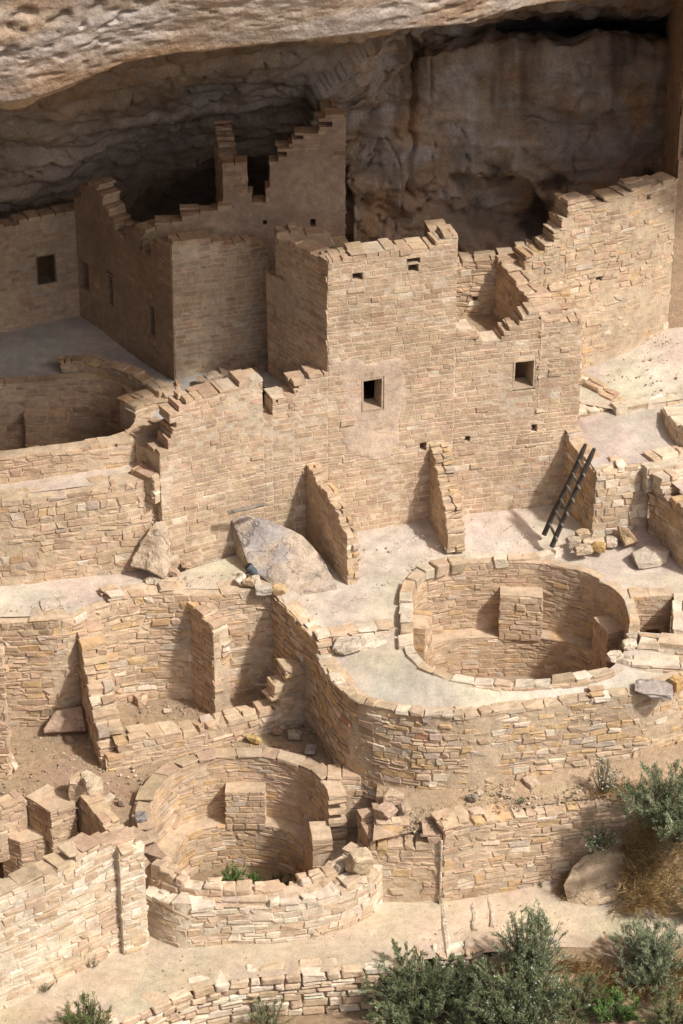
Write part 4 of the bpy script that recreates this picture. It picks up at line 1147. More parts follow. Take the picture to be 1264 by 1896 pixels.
mb1 = MB(); masonry(mb1, K1B, -.8, .24, .3, 'kiva', over=dict(pal='ochre'), cap=False); mb1.build('bench', M_STONE, k1)
plan_slab('floor', k1hole, -.72, k1, .1, col=(.3, .22, .14))
for (u, v, wdt, zt) in ((456, 1524, .72, .93), (592, 1588, .5, .85)):
    pil_at(k1, K1B, (s_near(K1B, P(u, v, .24)),), 0, wdt, .15, zt)
coping(k1, K1P, s_near(K1P, P(282, 1560, 1.4)), s_near(K1P, P(590, 1436, 1.4)), 1.45, .26, seed=12, h=.05, d=-.02, pal='tower')
# raised rim at the front and the bench wall around it
mb1 = MB(); KF = path_px([(279, 1640), (324, 1660), (365, 1669), (405, 1669), (481, 1665), (560, 1653), (620, 1633), (660, 1607), (686, 1588)], .76, .2)
masonry(mb1, KF, .6, KF.px_top([(270, 1592), (280, 1597), (324, 1620), (352, 1634), (365, 1642), (405, 1640), (440, 1644), (506, 1648), (556, 1650), (562, 1632), (600, 1622), (634, 1606), (648, 1590), (655, 1575), (684, 1568)], 1.25), .24, 'pale', over=dict(h=(.12, .17), w=(.16, .36), pal='warm', jit=.02, bev=.03)); mb1.build('rim', M_STONE, k1)
ow = thing('kiva_outer_wall', 'low pale outer wall curving around the lower round room along the path', 'wall', (*P(450, 1745, 0), -.1))
OWP = path_px([(267, 1722), (300, 1742), (334, 1757), (420, 1749), (506, 1747), (580, 1737), (640, 1720), (690, 1694), (717, 1660), (718, 1630)], 0.0, .15)
mb1 = MB(); masonry(mb1, OWP, -.15, OWP.px_top([(260, 1648), (268, 1652), (324, 1671), (405, 1680), (481, 1676), (560, 1664), (640, 1640), (690, 1615), (712, 1598), (720, 1592)], .85), .3, 'pale', over=dict(h=(.1, .16))); mb1.build('wall', M_STONE, ow)
patch('ledge', [(272, 1648, .77), (324, 1667, .77), (405, 1675, .77), (481, 1671, .77), (560, 1659, .77), (640, 1635, .77), (706, 1594, .77), (690, 1576, .77), (650, 1600, .77), (560, 1640, .77), (481, 1652, .77), (405, 1656, .77), (324, 1646, .77), (280, 1626, .77)], col=(.52, .43, .33), amp=.01, step=.07)
# recess beside it
r1 = thing('recess_wall', 'stone recess with a dark doorway on the right of the lower round room', 'wall', (*P(650, 1445, 1.4), .1))
mb1 = MB(); R1P = path_px([(604, 1448), (700, 1448)], 1.4); masonry(mb1, R1P, .1, R1P.px_top([(600, 1437), (650, 1437), (700, 1440)], 1.45), .35, 'kiva', over=dict(pal='warm'))
masonry(mb1, Path([P(662, 1500, 1.4), P(681, 1552, 1.25)]), .1, [1.46, 1.4, 1.32, 1.25], .3, 'kiva'); mb1.build('wall', M_STONE, r1)
plan_slab('floor', [P(a, b, 1.4) for a, b in [(604, 1450), (690, 1448), (676, 1540), (612, 1540)]], .3, r1, .1)
pit = thing('vent_box', 'small open stone box set in the ground beside the lower round room', 'stone box', (*P(712, 1530, 1.4), 1.1))
mb1 = MB()
for pts_ in ([(700, 1498), (740, 1496)], [(700, 1528), (744, 1526)]): masonry(mb1, path_px(pts_, 1.45), 1.0, 1.53, .14, 'rough', over=dict(h=(.12, .2), w=(.3, .5)))
for pts_ in ([(690, 1490), (698, 1528)], [(738, 1494), (742, 1524)]): masonry(mb1, path_px(pts_, 1.45), 1.0, 1.52, .14, 'rough', over=dict(h=(.12, .2)))
mb1.build('wall', M_STONE, pit)

# walls along the path
gw = thing('path_wall', 'short straight rubble wall between the lower round room and the pale joint along the path', 'wall', (*P(750, 1655, 0), -.1))
mb1 = MB(); GW = path_px([(680, 1563, 1.22), (750, 1563, 1.22), (819, 1551, 1.36)]); masonry(mb1, GW, -.1, GW.px_top([(670, 1560), (700, 1562), (745, 1568), (750, 1562), (790, 1560), (795, 1546), (825, 1545)], 1.3), .4, 'rough', over=dict(mort=(.48, .37, .255))); mb1.build('wall', M_STONE, gw)
hw = thing('path_wall', 'long buff rubble wall along the path, right of the pale joint and ending at a boulder', 'wall', (*P(950, 1650, 0), -.1))
mb1 = MB(); HW = path_px([(821, 1536), (850, 1527), (900, 1519), (940, 1512), (1000, 1502), (1060, 1494), (1110, 1486), (1180, 1478)], 1.55, .3); masonry(mb1, HW, -.1, HW.px_top([(815, 1535), (845, 1525), (880, 1520), (930, 1512), (1000, 1500), (1060, 1492), (1100, 1485), (1180, 1478)], 1.6), .42, 'rough', over=dict(mort=(.48, .37, .255))); mb1.build('wall', M_STONE, hw)
ew = thing('path_wall', 'tall pale wall at the lower left with broad cap stones, above the path', 'wall', (*P(120, 1815, 0), -.1))
EW_TH = .36
EW = path_px([(-260, 1985), (-100, 1915), (0, 1869), (101, 1824), (167, 1791), (221, 1764), (222, 1763), (276, 1742)], 0, .1)
ew_top = [(-300, 1770), (-100, 1700), (0, 1659), (60, 1630), (86, 1620), (125, 1598), (137, 1585), (160, 1570), (177, 1568), (218, 1558), (240, 1556), (290, 1548)]
mb1 = MB(); masonry(mb1, EW, -.1, EW.px_top(ew_top, 2.2), EW_TH, 'pale'); mb1.build('wall', M_STONE, ew)
coping(ew, EW, .1, EW.L, float(np.mean(EW.px_top(ew_top, 2.2)[20:60])) * 0 + 2.42, .5, seed=14, w=(.25, .5), h=.1, pal='tower') if False else None
bt2 = thing('buttress', 'narrow pale upright strip of wall beside a dark groove on the tall pale wall', 'buttress', (*P(240, 1758, 0), -.1))
mb1 = MB(); bx0, bx1 = EW.find(222, .1), EW.find(268, .1); BX = Path([EW.pt(bx0), EW.pt(bx1)]); masonry(mb1, BX, -.1, BX.px_top([(200, 1566), (300, 1556)], 2.2), .3, 'pale', d0=-.12); mb1.build('wall', M_STONE, bt2)
iw_ = thing('path_edge_wall', 'dry stone wall holding the lower edge of the path, at the bottom', 'wall', (*P(500, 1815, 0), -.9))
IWP = path_px([(200, 1905), (243, 1886), (334, 1840), (430, 1815), (506, 1809), (640, 1799), (720, 1790), (790, 1780)], 0, .3)
mb1 = MB(); masonry(mb1, IWP, -1.0, IWP.px_top([(150, 1925), (243, 1882), (334, 1836), (430, 1811), (506, 1806), (640, 1796), (720, 1787), (800, 1776)], .05), .35, 'dry'); mb1.build('wall', M_STONE, iw_)
ew2 = thing('path_edge_wall', 'few stacked stones at the path edge between two green bushes', 'wall', (*P(850, 1770, 0), -.4))
mb1 = MB(); masonry(mb1, path_px([(806, 1774), (880, 1764), (900, 1752)], 0), -.5, [.12, .08, .04], .3, 'dry'); mb1.build('wall', M_STONE, ew2)
patch('path', [(-300, 2020, 0), (-300, 1960, 0), (-100, 1900, 0), (0, 1850, 0), (101, 1805, 0), (223, 1745, 0), (283, 1715, 0), (334, 1735, 0), (500, 1728, 0), (640, 1700, 0), (720, 1640, 0), (820, 1640, 0), (960, 1632, 0), (1060, 1600, 0), (1160, 1650, .02), (1264, 1680, .03), (1500, 1680, .05), (1500, 1738, -.085), (1264, 1747, -.085), (1100, 1754, -.085), (960, 1756, -.085), (880, 1764, -.05), (820, 1772, 0),
               (700, 1792, 0), (640, 1797, 0), (506, 1807, 0), (430, 1813, 0), (334, 1838, 0), (243, 1884, 0), (100, 1960, 0), (-50, 2030, 0)], col=C_SAND, amp=.022)
# pale worn edging across the path
for n_, (a_, b_, lab) in enumerate([((817, 1654), (829, 1765), 'pale raised edging across the path, at the foot of the wall joint'), ((873, 1652), (879, 1720), 'middle of the three faint edgings across the path'), ((905, 1650), (912, 1712), 'faintest short edging across the path, nearest the boulder')]):
    mb1 = MB(); xa, xb = np.array([*P(*a_, 0.), -.04]), np.array([*P(*b_, 0.), -.04])
    t_ = np.linspace(0, 1, 24)[:, None]; pts_ = xa * (1 - t_) + xb * t_; pts_[:, 0] += .02 * vnoise(np.c_[t_ * 7, t_ * 0, t_ * 0 + n_], 3)
    tube(mb1, pts_, [.06, .045, .04][n_], (.56, .46, .35), 8)
    o_ = mb1.build('edging', M_ROCK); tag(o_, lab, 'edging')
mb1 = MB(); xj, yj = P(819, 1651, 0)
xj, yj = P(819, 1537, 1.55)
tube(mb1, [(xj - .01, yj + .005, z) for z in np.linspace(-.05, 1.33, 12)], .022, (.58, .48, .37), 6); tag(mb1.build('joint_strip', M_ROCK), 'pale upright mortar joint between the two path walls', 'joint')

# debris slope between the walls
patch('debris_slope', [(690, 1560, 1.42), (700, 1430, 1.45), (720, 1440, 1.5), (800, 1450, 1.55), (900, 1440, 1.6), (1100, 1420, 1.7), (1264, 1375, 1.8), (1500, 1320, 1.9), (1500, 1440, 1.8), (1264, 1440, 1.75), (1180, 1466, 1.6), (1000, 1489, 1.55), (900, 1505, 1.52), (825, 1522, 1.48), (790, 1534, 1.35), (740, 1548, 1.25)], mat=M_GRAVEL, col=(.40, .29, .19), amp=.03)
patch('grass_slope', [(1130, 1695, -.12), (1264, 1712, -.1), (1500, 1705, -.1), (1500, 1430, 1.8), (1264, 1440, 1.72), (1185, 1472, 1.5), (1150, 1520, 1.0), (1140, 1560, .6), (1135, 1600, .3)], mat=M_GRAVEL, col=(.34, .24, .14), amp=.05)

# pit structures at the lower left
mbp = thing('stone_block', 'tall squared masonry block with a lower platform, in the pit at the left edge', 'masonry block', (*P(90, 1560, .9), -.4))
mb1 = MB(); A = Path([P(46, 1474, 1.35), P(92, 1502, 1.35)]); masonry(mb1, A, .7, 1.36, .5, 'kiva', over=dict(pal='brown'), endrag=.01, cap=False); mb1.build('side_wall', M_STONE, mbp)
mb1 = MB(); B = Path([P(92, 1502, 1.35), P(140, 1486, 1.35)]); masonry(mb1, B, -.4, 1.36, .45, 'kiva', over=dict(pal='tower'), endrag=.01, cap=False); mb1.build('front_wall', M_STONE, mbp)
mb1 = MB(); masonry(mb1, Path([P(0, 1546, .72), P(35, 1560, .72)]), -.4, .75, .5, 'kiva', over=dict(pal='brown'), endrag=.01, cap=False)
masonry(mb1, Path([P(35, 1561, .72), P(104, 1545, .72)]), -.4, .75, .6, 'kiva', over=dict(pal='tower'), endrag=.01, cap=False)
mb1.build('platform', M_STONE, mbp)
kw = thing('pit_rim_wall', 'low rim wall of the pit at the left edge, with flat cap stones', 'wall', (*P(20, 1500, 1.3), .2))
mb1 = MB(); masonry(mb1, path_px([(-120, 1530), (0, 1506), (50, 1484)], 1.3), .3, 1.42, .3, 'kiva', over=dict(pal='tower')); mb1.build('wall', M_STONE, kw)
k2w = thing('pit_wall', 'diagonal low wall from a heap of stones down to the tall pale wall', 'wall', (*P(190, 1520, 1.3), -.4))
mb1 = MB(); D2 = Path([P(136, 1466, 1.45), P(160, 1492, 1.4), P(215, 1560, 1.4), P(236, 1578, 1.4)], .08); masonry(mb1, D2, -.4, [1.55, 1.48, 1.4, 1.38, 1.38], .3, 'kiva', over=dict(pal='tower')); mb1.build('wall', M_STONE, k2w)
plan_slab('pit_floor', [P(a, b, -.3) for a, b in [(-250, 1640), (-250, 1900), (0, 1800), (160, 1720), (260, 1690), (260, 1640), (150, 1600), (40, 1600)]], -.3, None, .1, col=(.3, .22, .14))['kind'] = 'structure'

# =================================================================== ladder
def ladder():
    # stands on the plaza and leans to the right against the terrace corner
    zb = 3.4
    L0 = np.array([*P(1007, 991, zb), zb]); R0 = np.array([*P(1021, 1012, zb), zb])
    L1 = np.array(PY(1084, 823, L0[1] + .12)); R1 = np.array(PY(1101, 830, R0[1] + .12))
    root = thing('wooden_ladder', 'dark two pole wooden ladder leaning on the stone terrace block', 'ladder', L0)
    for a, b, k in ((L0, L1, 0), (R0, R1, 1)):
        t = np.linspace(0, 1, 14)[:, None]
        p = a * (1 - t) + b * t; p = p + .014 * np.stack([vnoise(np.c_[t * 4, t * 0 + k, t * 0], 4 + i) for i in range(3)], 1)
        r = np.linspace(.05, .046, 14); r[-1] = .032
        mb = MB(); tube(mb, p, r, (.06, .051, .042), 10); mb.build('rail', M_WOOD, root)
    for lv_, rv_ in ((850, 876), (874, 898), (897, 922), (922, 947), (944, 968), (968, 993)):
        tl = (L0[2] * 0 + np.interp(lv_, [823, 991], [1, 0])); tr = np.interp(rv_, [830, 1012], [1, 0])
        a = L0 * (1 - tl) + L1 * tl; b = R0 * (1 - tr) + R1 * tr
        d = (b - a) / np.linalg.norm(b - a)
        a, b = a - d * .09 + [0, -.05, 0], b + d * .07 + [0, -.055, 0]
        mb = MB(); t = np.linspace(0, 1, 6)[:, None]
        tube(mb, a * (1 - t) + b * t, [.018, .024, .026, .026, .026, .02], (.16, .14, .11), 8); mb.build('rung', M_WOOD, root, smooth=True)
ladder()

# =================================================================== slabs and boulders
def grey_top(V, cc):
    n = fbm(V * 1.8, 4, 7); w = np.clip((n + .45) / .8, 0, 1)[:, None] * .85
    return cc * (1 - w) + np.array([.36, .32, .295])[None] * w
def slab_cols(V, cc):
    n = fbm(V * 1.6, 4, 7) + .5 * fbm(V * 5, 3, 8)
    h = np.clip((V[:, 2] - 3.5) / .5, 0, 1)
    w = np.clip((n + .1 + .5 * h) / .7, 0, 1)[:, None] * .9
    cc = cc * (1 - w) + np.array([.32, .285, .27])[None] * w
    w2 = np.clip((-n - .25) / .4, 0, 1)[:, None] * .6
    return cc * (1 - w2) + np.array([.46, .37, .285])[None] * w2
prism('leaning_slab', 'big sloping grey stained rock slab between the facade and the left spur wall', 'rock slab',
      [(425, 956, 4.2), (460, 953, 4.25), (492, 962, 4.2), (520, 972, 4.1), (560, 990, 3.95), (600, 1040, 3.6), (622, 1080, 3.43), (560, 1100, 3.42), (500, 1078, 3.5), (462, 1050, 3.62), (452, 1020, 3.8), (438, 985, 4.0)], .5, (.43, .345, .265), seed=5, rough=.03, cols=slab_cols, down=(0.02, .1, -.75))
prism('slab_splinter', 'thin grey stone ledge sticking out of the facade above the sloping slab', 'stone splinter', [(421, 948, 4.55), (426, 953, 4.5), (492, 937, 4.6), (488, 932, 4.65)], .05, (.27, .23, .19), rough=.008, step=.03)
def wedge(name, label, cat, pts, col, seed=1):
    v = np.array([PY(u, vv, y) for (u, vv, y) in pts])
    import bmesh
    bm = bmesh.new()
    for a in v: bm.verts.new(a)
    bmesh.ops.convex_hull(bm, input=bm.verts)
    bmesh.ops.subdivide_edges(bm, edges=bm.edges, cuts=10, use_grid_fill=True)
    bmesh.ops.triangulate(bm, faces=bm.faces)
    bm.verts.ensure_lookup_table()
    V = np.array([a.co for a in bm.verts]); F = np.array([[q.index for q in f.verts] for f in bm.faces])
    bm.free()
    V = V + .02 * np.stack([fbm(V * 3.5, 5, seed + k, .62) for k in range(3)], 1) + .014 * np.sign(fbm(V * np.array([1., 1., 7.]), 2, seed + 7))[:, None] * np.array([[.6, .6, .2]])
    root = V.mean(0); root[2] = V[:, 2].min()
    mb = MB(); mb.add(V - root, [F], np.array(col)[None] * (1 + .1 * fbm(V * 3, 3, seed))[:, None])
    o = mb.build(name, M_ROCK); o.location = root
    return tag(o, label, cat)
y0 = P(290, 1065, 3.45)[1] - .3
wedge('leaning_boulder', 'tall pointed boulder leaning against the wall corner at the left of the facade', 'boulder', [(288, 966, y0 + .35), (305, 964, y0 + .4), (315, 1000, y0 + .3), (316, 1048, y0 + .1), (303, 1072, y0 - .1), (270, 1056, y0 - .05), (238, 1046, y0 + .1), (262, 1000, y0 + .3), (300, 1000, y0 + .9), (250, 1030, y0 + .8)], (.50, .39, .28), 3)
rock('flat_stone', 'flat stone lying in front of the pointed boulder', 'stone', 290, 1078, 3.5, (.42, .3, .1), .3, 21, (.52, .43, .33))
rock('pebble', 'rounded stone with a dark underside right of the pointed boulder', 'stone', 320, 1064, 3.48, (.26, .16, .12), -.4, 22, (.46, .33, .23))
rock('pebble', 'small round stone by the facade foot, right of the pointed boulder', 'stone', 344, 1051, 3.46, (.17, .14, .12), .2, 23, (.44, .31, .21))
rock('flat_stone', 'pale flat slab lying on the middle terrace at left', 'stone', 103, 1120, 3.5, (.52, .36, .08), .25, 24, (.50, .42, .34), sink=.3, sub=3)
# the lamp and stones in front of the sloping slab
fl = thing('spotlight', 'small dark grey outdoor spotlight lying between stones at the edge of the sloping slab', 'spotlight', (*P(466, 1062, 3.5), 3.5))
a_ = np.array([*P(459, 1048, 3.72), 3.72]); b_ = np.array([*P(474, 1064, 3.55), 3.55])
mb1 = MB(); t_ = np.linspace(0, 1, 9)[:, None]; tube(mb1, a_ * (1 - t_) + b_ * t_, [.075, .08, .08, .065, .075, .075, .07, .06, .045], (.07, .085, .10), 14); mb1.build('housing', M_WOOD, fl)
mb1 = MB(); tube(mb1, [a_ - (b_ - a_) * .06, a_ + (b_ - a_) * .03], .068, (.012, .012, .014), 14); mb1.build('lens', M_WOOD, fl)
mb1 = MB(); tube(mb1, [.6 * a_ + .4 * b_, .6 * a_ + .4 * b_ + np.array([-.12, .0, -.12]), .6 * a_ + .4 * b_ + np.array([-.16, -.02, -.2])], .014, (.03, .03, .03), 6); mb1.build('bracket', M_WOOD, fl)
rock('pebble', 'round brown stone directly below the spotlight', 'stone', 459, 1084, 3.5, (.2, .17, .16), 0, 31, (.45, .33, .21))
rock('pebble', 'pale upright stone at the right of the spotlight', 'stone', 475, 1084, 3.5, (.16, .14, .2), .4, 32, (.56, .47, .36))
rock('pebble', 'white splinter of stone leaning left of the spotlight', 'stone', 447, 1082, 3.5, (.2, .1, .16), .8, 33, (.58, .5, .41), tilt=(0, -.5))
rock('cap_block', 'grey squared block capping the wall corner beneath the spotlight', 'stone', 487, 1096, 3.45, (.28, .22, .14), .15, 34, (.44, .38, .32), facets=3)
rock('cap_block', 'yellowish rounded block at the top corner where two walls meet, right of the spotlight', 'stone', 513, 1098, 3.42, (.3, .24, .18), -.3, 35, (.50, .36, .2))
for n_, (u, v, s, r, lab) in enumerate([(640, 1208, (.5, .34, .24), .12, 'left of the two big pale blocks on the plaza step'), (690, 1200, (.46, .36, .2), .1, 'right of the two big pale blocks on the plaza step')]):
    rock('step_block', lab, 'stone', u, v, 3.05, s, r, 40 + n_, (.55, .47, .37), facets=4, rough=.03)
# rubble around the ladder terrace
for n_, (u, v, s, r, c, lab) in enumerate([(1078, 998, (.25, .2, .18), .3, (.42, .32, .21), 'round brown stone on top of the rubble beside the ladder foot'),
        (1062, 1010, (.22, .18, .16), .1, (.52, .43, .32), 'pale block of the rubble, nearest to the ladder foot'),
        (1098, 1008, (.4, .2, .13), .15, (.50, .39, .27), 'long flat stone in the rubble at the terrace block corner'),
        (1080, 1022, (.32, .2, .13), .2, (.48, .38, .27), 'oval stone at the front of the rubble below the terrace block'),
        (1108, 1018, (.24, .18, .14), -.2, (.48, .32, .14), 'orange stone in the rubble at the terrace block corner'),
        (1132, 1008, (.2, .2, .14), 0, (.5, .42, .33), 'greyish stone at the foot of the terrace block'),
        (1148, 996, (.26, .18, .2), .6, (.5, .4, .3), 'pale stone leaning on the foot of the terrace block, left of a wedge')]):
    rock('rubble_stone', lab, 'stone', u, v, 3.4, s, r, 50 + n_, c, facets=5)
prism('wedge_slab', 'tan wedge shaped slab leaning against the terrace block', 'stone', [(1146, 976, 3.75), (1164, 980, 3.75), (1183, 1002, 3.5), (1160, 1010, 3.5), (1150, 992, 3.62)], .14, (.44, .31, .19), rough=.012, step=.04)
rock('boulder', 'low dusty boulder half buried in the plaza at right, below the stepped terrace', 'boulder', 1205, 1032, 3.36, (.7, .45, .22), .3, 61, (.50, .42, .33), sink=.35, sub=4)
rock('flat_stone', 'large thin grey slab on top of the big retaining wall at right', 'stone', 1210, 1283, 3.06, (.62, .44, .14), -.12, 62, (.40, .34, .30), facets=4)
rock('cap_block', 'orange block on the retaining wall top at the right edge', 'stone', 1250, 1272, 3.06, (.24, .26, .22), .7, 63, (.52, .33, .15), facets=4)
rock('rubble_stone', 'big rubble stone closing the front right of the upper round room rim', 'stone', 1136, 1222, 3.18, (.3, .24, .18), .5, 64, (.56, .47, .36))
rock('rubble_stone', 'rubble stone between the upper round room rim and the stone benches', 'stone', 1154, 1232, 3.1, (.26, .22, .2), -.3, 65, (.52, .44, .34))
rock('rubble_stone', 'small pale rubble stone above the stone benches near the round room', 'stone', 1165, 1200, 3.2, (.24, .2, .16), .1, 66, (.58, .49, .38))
rock('rubble_stone', 'pale rubble stone topmost beside the recess of the upper round room', 'stone', 1172, 1184, 3.2, (.26, .2, .14), .2, 67, (.55, .46, .35))
# cave rubble before the shaded house
for n_, (u, v, s, r, lab) in enumerate([(393, 702, (.3, .2, .14), .5, 'brown slab tilted left in the rubble before the shaded house'), (430, 692, (.48, .32, .16), .2, 'largest flat slab in the rubble before the shaded house'), (434, 676, (.2, .15, .1), .1, 'small block on the largest slab before the shaded house'),
        (464, 688, (.34, .26, .12), -.1, 'slab at the right of the rubble before the shaded house'), (375, 707, (.26, .2, .08), 0, 'thin pale stone at the left end of the rubble before the shaded house'), (484, 686, (.16, .14, .14), .3, 'small stone in the corner between the shaded house and the square tower')]):
    rock('rubble_slab', lab, 'stone', u, v, 5.97 if n_ != 2 else 6.1, s, r, 70 + n_, (.36, .27, .2), facets=4)
# stones in the small rooms
prism('fallen_slab', 'large tilted reddish slab on the floor of the left small room', 'rock slab', [(103, 1316, 1.75), (150, 1308, 1.8), (158, 1352, 1.5), (82, 1356, 1.45), (80, 1350, 1.5)], .12, (.42, .30, .22), seed=9, rough=.014)
prism('thin_slab', 'thin pale slab leaning at the left edge wall', 'stone', [(13, 1396, 1.65), (18, 1388, 1.68), (36, 1418, 1.4), (30, 1427, 1.36)], .05, (.56, .44, .33), rough=.006, step=.03)
rock('pebble', 'rounded brown stone at the back of the middle small room', 'stone', 262, 1302, 1.3, (.24, .2, .2), .2, 81, (.43, .31, .21))
rock('pebble', 'ochre stone by the back wall of the middle small room', 'stone', 228, 1298, 1.3, (.22, .16, .14), .5, 82, (.46, .3, .15))
rock('pebble', 'dark little stone on the shaded floor of the left small room', 'stone', 127, 1372, 1.3, (.12, .2, .1), .4, 83, (.3, .22, .16))
rock('flat_stone', 'small flat stone alone on the floor of the middle small room', 'stone', 310, 1318, 1.3, (.14, .1, .05), 0, 84, (.5, .4, .3))
rock('rubble_stone', 'large stone wedged in the dark corner of the right small room', 'stone', 494, 1262, 1.45, (.3, .26, .36), 0, 85, (.44, .33, .23))
for n_, (u, v, s, lab) in enumerate([(546, 1364, (.24, .18, .14), 'pale triangular stone before the right end of the low front wall'), (512, 1358, (.16, .14, .1), 'brown stone by the foot of the low front wall'), (575, 1392, (.28, .18, .08), 'flat grey stone in the shade between lower round room and retaining wall'),
        (617, 1400, (.18, .16, .13), 'grey stone at the shaded foot of the big retaining wall corner'), (470, 1372, (.26, .12, .1), 'yellow stone at the base of the low front wall, above the lower round room'), (638, 1420, (.36, .22, .16), 'buff rubble stone at the foot of the retaining wall corner')]):
    rock('loose_stone', lab, 'stone', u, v, 1.36, s, n_ * .7, 90 + n_, [(.48, .38, .28), (.38, .26, .17), (.36, .31, .27), (.4, .36, .32), (.5, .36, .16), (.42, .31, .21)][n_], facets=5)
for n_, (u, v, s, lab) in enumerate([(728, 1482, (.34, .24, .2), 'triangular tan block on the debris below the big retaining wall'), (716, 1506, (.34, .24, .16), 'pinkish block roofing the small open stone box'), (750, 1498, (.2, .14, .07), 'flat stone right of the triangular tan block'), (876, 1482, (.14, .12, .12), 'small dark stone in the middle of the debris slope'),
        (888, 1472, (.11, .1, .08), 'tiny stone above the dark one in the debris slope'), (940, 1470, (.24, .2, .06), 'thin tan slab lying on the debris slope'), (982, 1455, (.26, .22, .14), 'buff stone at the upper right of the debris slope'), (826, 1522, (.14, .12, .12), 'stone standing on the end of the long path wall')]):
    rock('loose_stone', lab, 'stone', u, v, 1.55, s, n_ * .9, 100 + n_, [(.48, .36, .25), (.42, .3, .22), (.46, .35, .25), (.34, .28, .22), (.5, .42, .32), (.5, .38, .26), (.46, .35, .25), (.52, .38, .24)][n_], facets=5)
# heap of stones at the pit
for n_, (u, v, z, s, lab) in enumerate([(148, 1478, 1.3, (.34, .3, .45), 'big rounded stone at the left of the heap above the pit'), (168, 1478, 1.3, (.32, .3, .5), 'tall stone in the middle of the heap above the pit'), (165, 1452, 1.72, (.2, .18, .16), 'stone crowning the heap above the pit'), (172, 1486, 1.3, (.24, .2, .2), 'wedge stone at the front of the heap above the pit'), (198, 1484, 1.3, (.3, .2, .12), 'pale flat stone just right of the heap above the pit'),
        (260, 1523, 1.42, (.24, .2, .16), 'dark grey stone on the left rim of the lower round room'), (226, 1492, 1.3, (.12, .1, .14), 'small stone on the ground left of the lower round room')]):
    rock('heap_stone', lab, 'stone', u, v, z, s, n_, 120 + n_, [(.46, .34, .23), (.5, .4, .28), (.52, .42, .3), (.4, .3, .2), (.5, .4, .29), (.27, .24, .23), (.42, .31, .22)][n_], facets=7, sink=.05)
rock('rim_block', 'big tan block ending the front rim of the lower round room at right', 'stone', 664, 1612, .9, (.36, .3, .36), .5, 141, (.5, .39, .26), facets=3, tilt=(.2, .15))
# broad cap stones of the tall pale wall
EWt = EW.px_top(ew_top, 2.2)
rngc = np.random.default_rng(77); s_ = .15; capn = MB(); cc_, hh_ = [], []
while s_ < EW.L - .1:
    w_ = rngc.uniform(.2, .48); zt_ = float(np.interp(s_ + w_ / 2, EW.s, EWt)); e_ = rngc.uniform(.14, .2); cc_.append((s_ + w_ / 2, e_ - .01, zt_ + rngc.uniform(-.03, .01))); hh_.append((w_ / 2 - .012, e_, rngc.uniform(.025, .04))); s_ += w_
capm = lambda s, d, z: np.stack([*EW.at(s, d), z], 1)
stones_mesh(capn, cc_, hh_, [.015] * len(cc_), [.04] * len(cc_), pick_cols(rngc, len(cc_), 'tower'), rngc, capm, rngc.normal(0, .06, len(cc_)))
capn.build('cap_stones', M_STONE, ew)['kind'] = 'thing'

# boulder at the path
ybl = P(1100, 1670, .0)[1]
wedge('boulder', 'big buff boulder at the right end of the path, below a plant with white flowers', 'boulder', [(1042, 1640, ybl + .1), (1050, 1672, ybl), (1090, 1680, ybl - .1), (1140, 1668, ybl - .05), (1160, 1620, ybl + .2), (1156, 1580, ybl + .4), (1120, 1572, ybl + .5), (1085, 1584, ybl + .4), (1060, 1612, ybl + .25), (1150, 1560, ybl + .8), (1060, 1600, ybl + 1.0), (1140, 1600, ybl + 1.2)], (.46, .35, .235), 12)

# =================================================================== countless pebbles
def pebbles(name, quads, n, size, cols, seed, zf):
    rng = np.random.default_rng(seed)
    v0, f0 = ICO[1]
    poly = [P(a, b, c) for a, b, c in quads]; q = np.array(poly)
    xs = rng.uniform(q[:, 0].min(), q[:, 0].max(), n * 4); ys = rng.uniform(q[:, 1].min(), q[:, 1].max(), n * 4)
    ok = in_poly(xs, ys, poly); xs, ys = xs[ok][:n], ys[ok][:n]; n = len(xs)
    w = np.array([c for _, _, c in quads]); d2 = (xs[:, None] - q[None, :, 0]) ** 2 + (ys[:, None] - q[None, :, 1]) ** 2
    z = ((1 / d2 ** 1.5) * w).sum(1) / (1 / d2 ** 1.5).sum(1)
    s = size[0] * (size[1] / size[0]) ** (rng.random(n) ** 2.5)
    V = v0[None] * (s[:, None, None] * rng.uniform(.5, 1.2, (n, 1, 3)) * np.array([1, 1, .7])) * rng.uniform(.8, 1.2, (n, len(v0), 1))
    V = V + np.stack([xs, ys, z + s * .2 + zf], 1)[:, None]
    F = (f0[None] + (np.arange(n) * len(v0))[:, None, None]).reshape(-1, 3)
    c = np.array(cols)[rng.integers(0, len(cols), n)] * rng.uniform(.7, 1.2, (n, 1))
    mb = MB(); mb.add(V.reshape(-1, 3), [F], np.repeat(c, len(v0), 0))
    o = mb.build(name, M_ROCK); o['kind'] = 'stuff'
    return o
pebbles('gravel', [(330, 1068, 3.45), (560, 1010, 3.42), (800, 970, 3.41), (1005, 945, 3.4), (1000, 1025, 3.32), (740, 1075, 3.3), (600, 1150, 3.3), (520, 1100, 3.42)], 700, (.005, .022), [(.46, .36, .26), (.54, .45, .35), (.4, .31, .22)], 15, 0)
pebbles('gravel', [(1070, 745, 5.15), (1160, 660, 5.35), (1236, 612, 5.6), (1264, 640, 5.5), (1264, 730, 5.15), (1150, 750, 5.1)], 260, (.006, .03), [(.46, .36, .26), (.54, .45, .35), (.4, .31, .22)], 16, 0)
PC = [(.46, .35, .24), (.38, .27, .18), (.52, .43, .33), (.3, .23, .17)]
pebbles('gravel', [(700, 1445, 1.45), (900, 1445, 1.6), (1150, 1420, 1.7), (1180, 1478, 1.62), (1000, 1495, 1.55), (830, 1528, 1.48), (760, 1552, 1.38), (700, 1500, 1.45)], 2600, (.006, .03), PC, 5, .0)
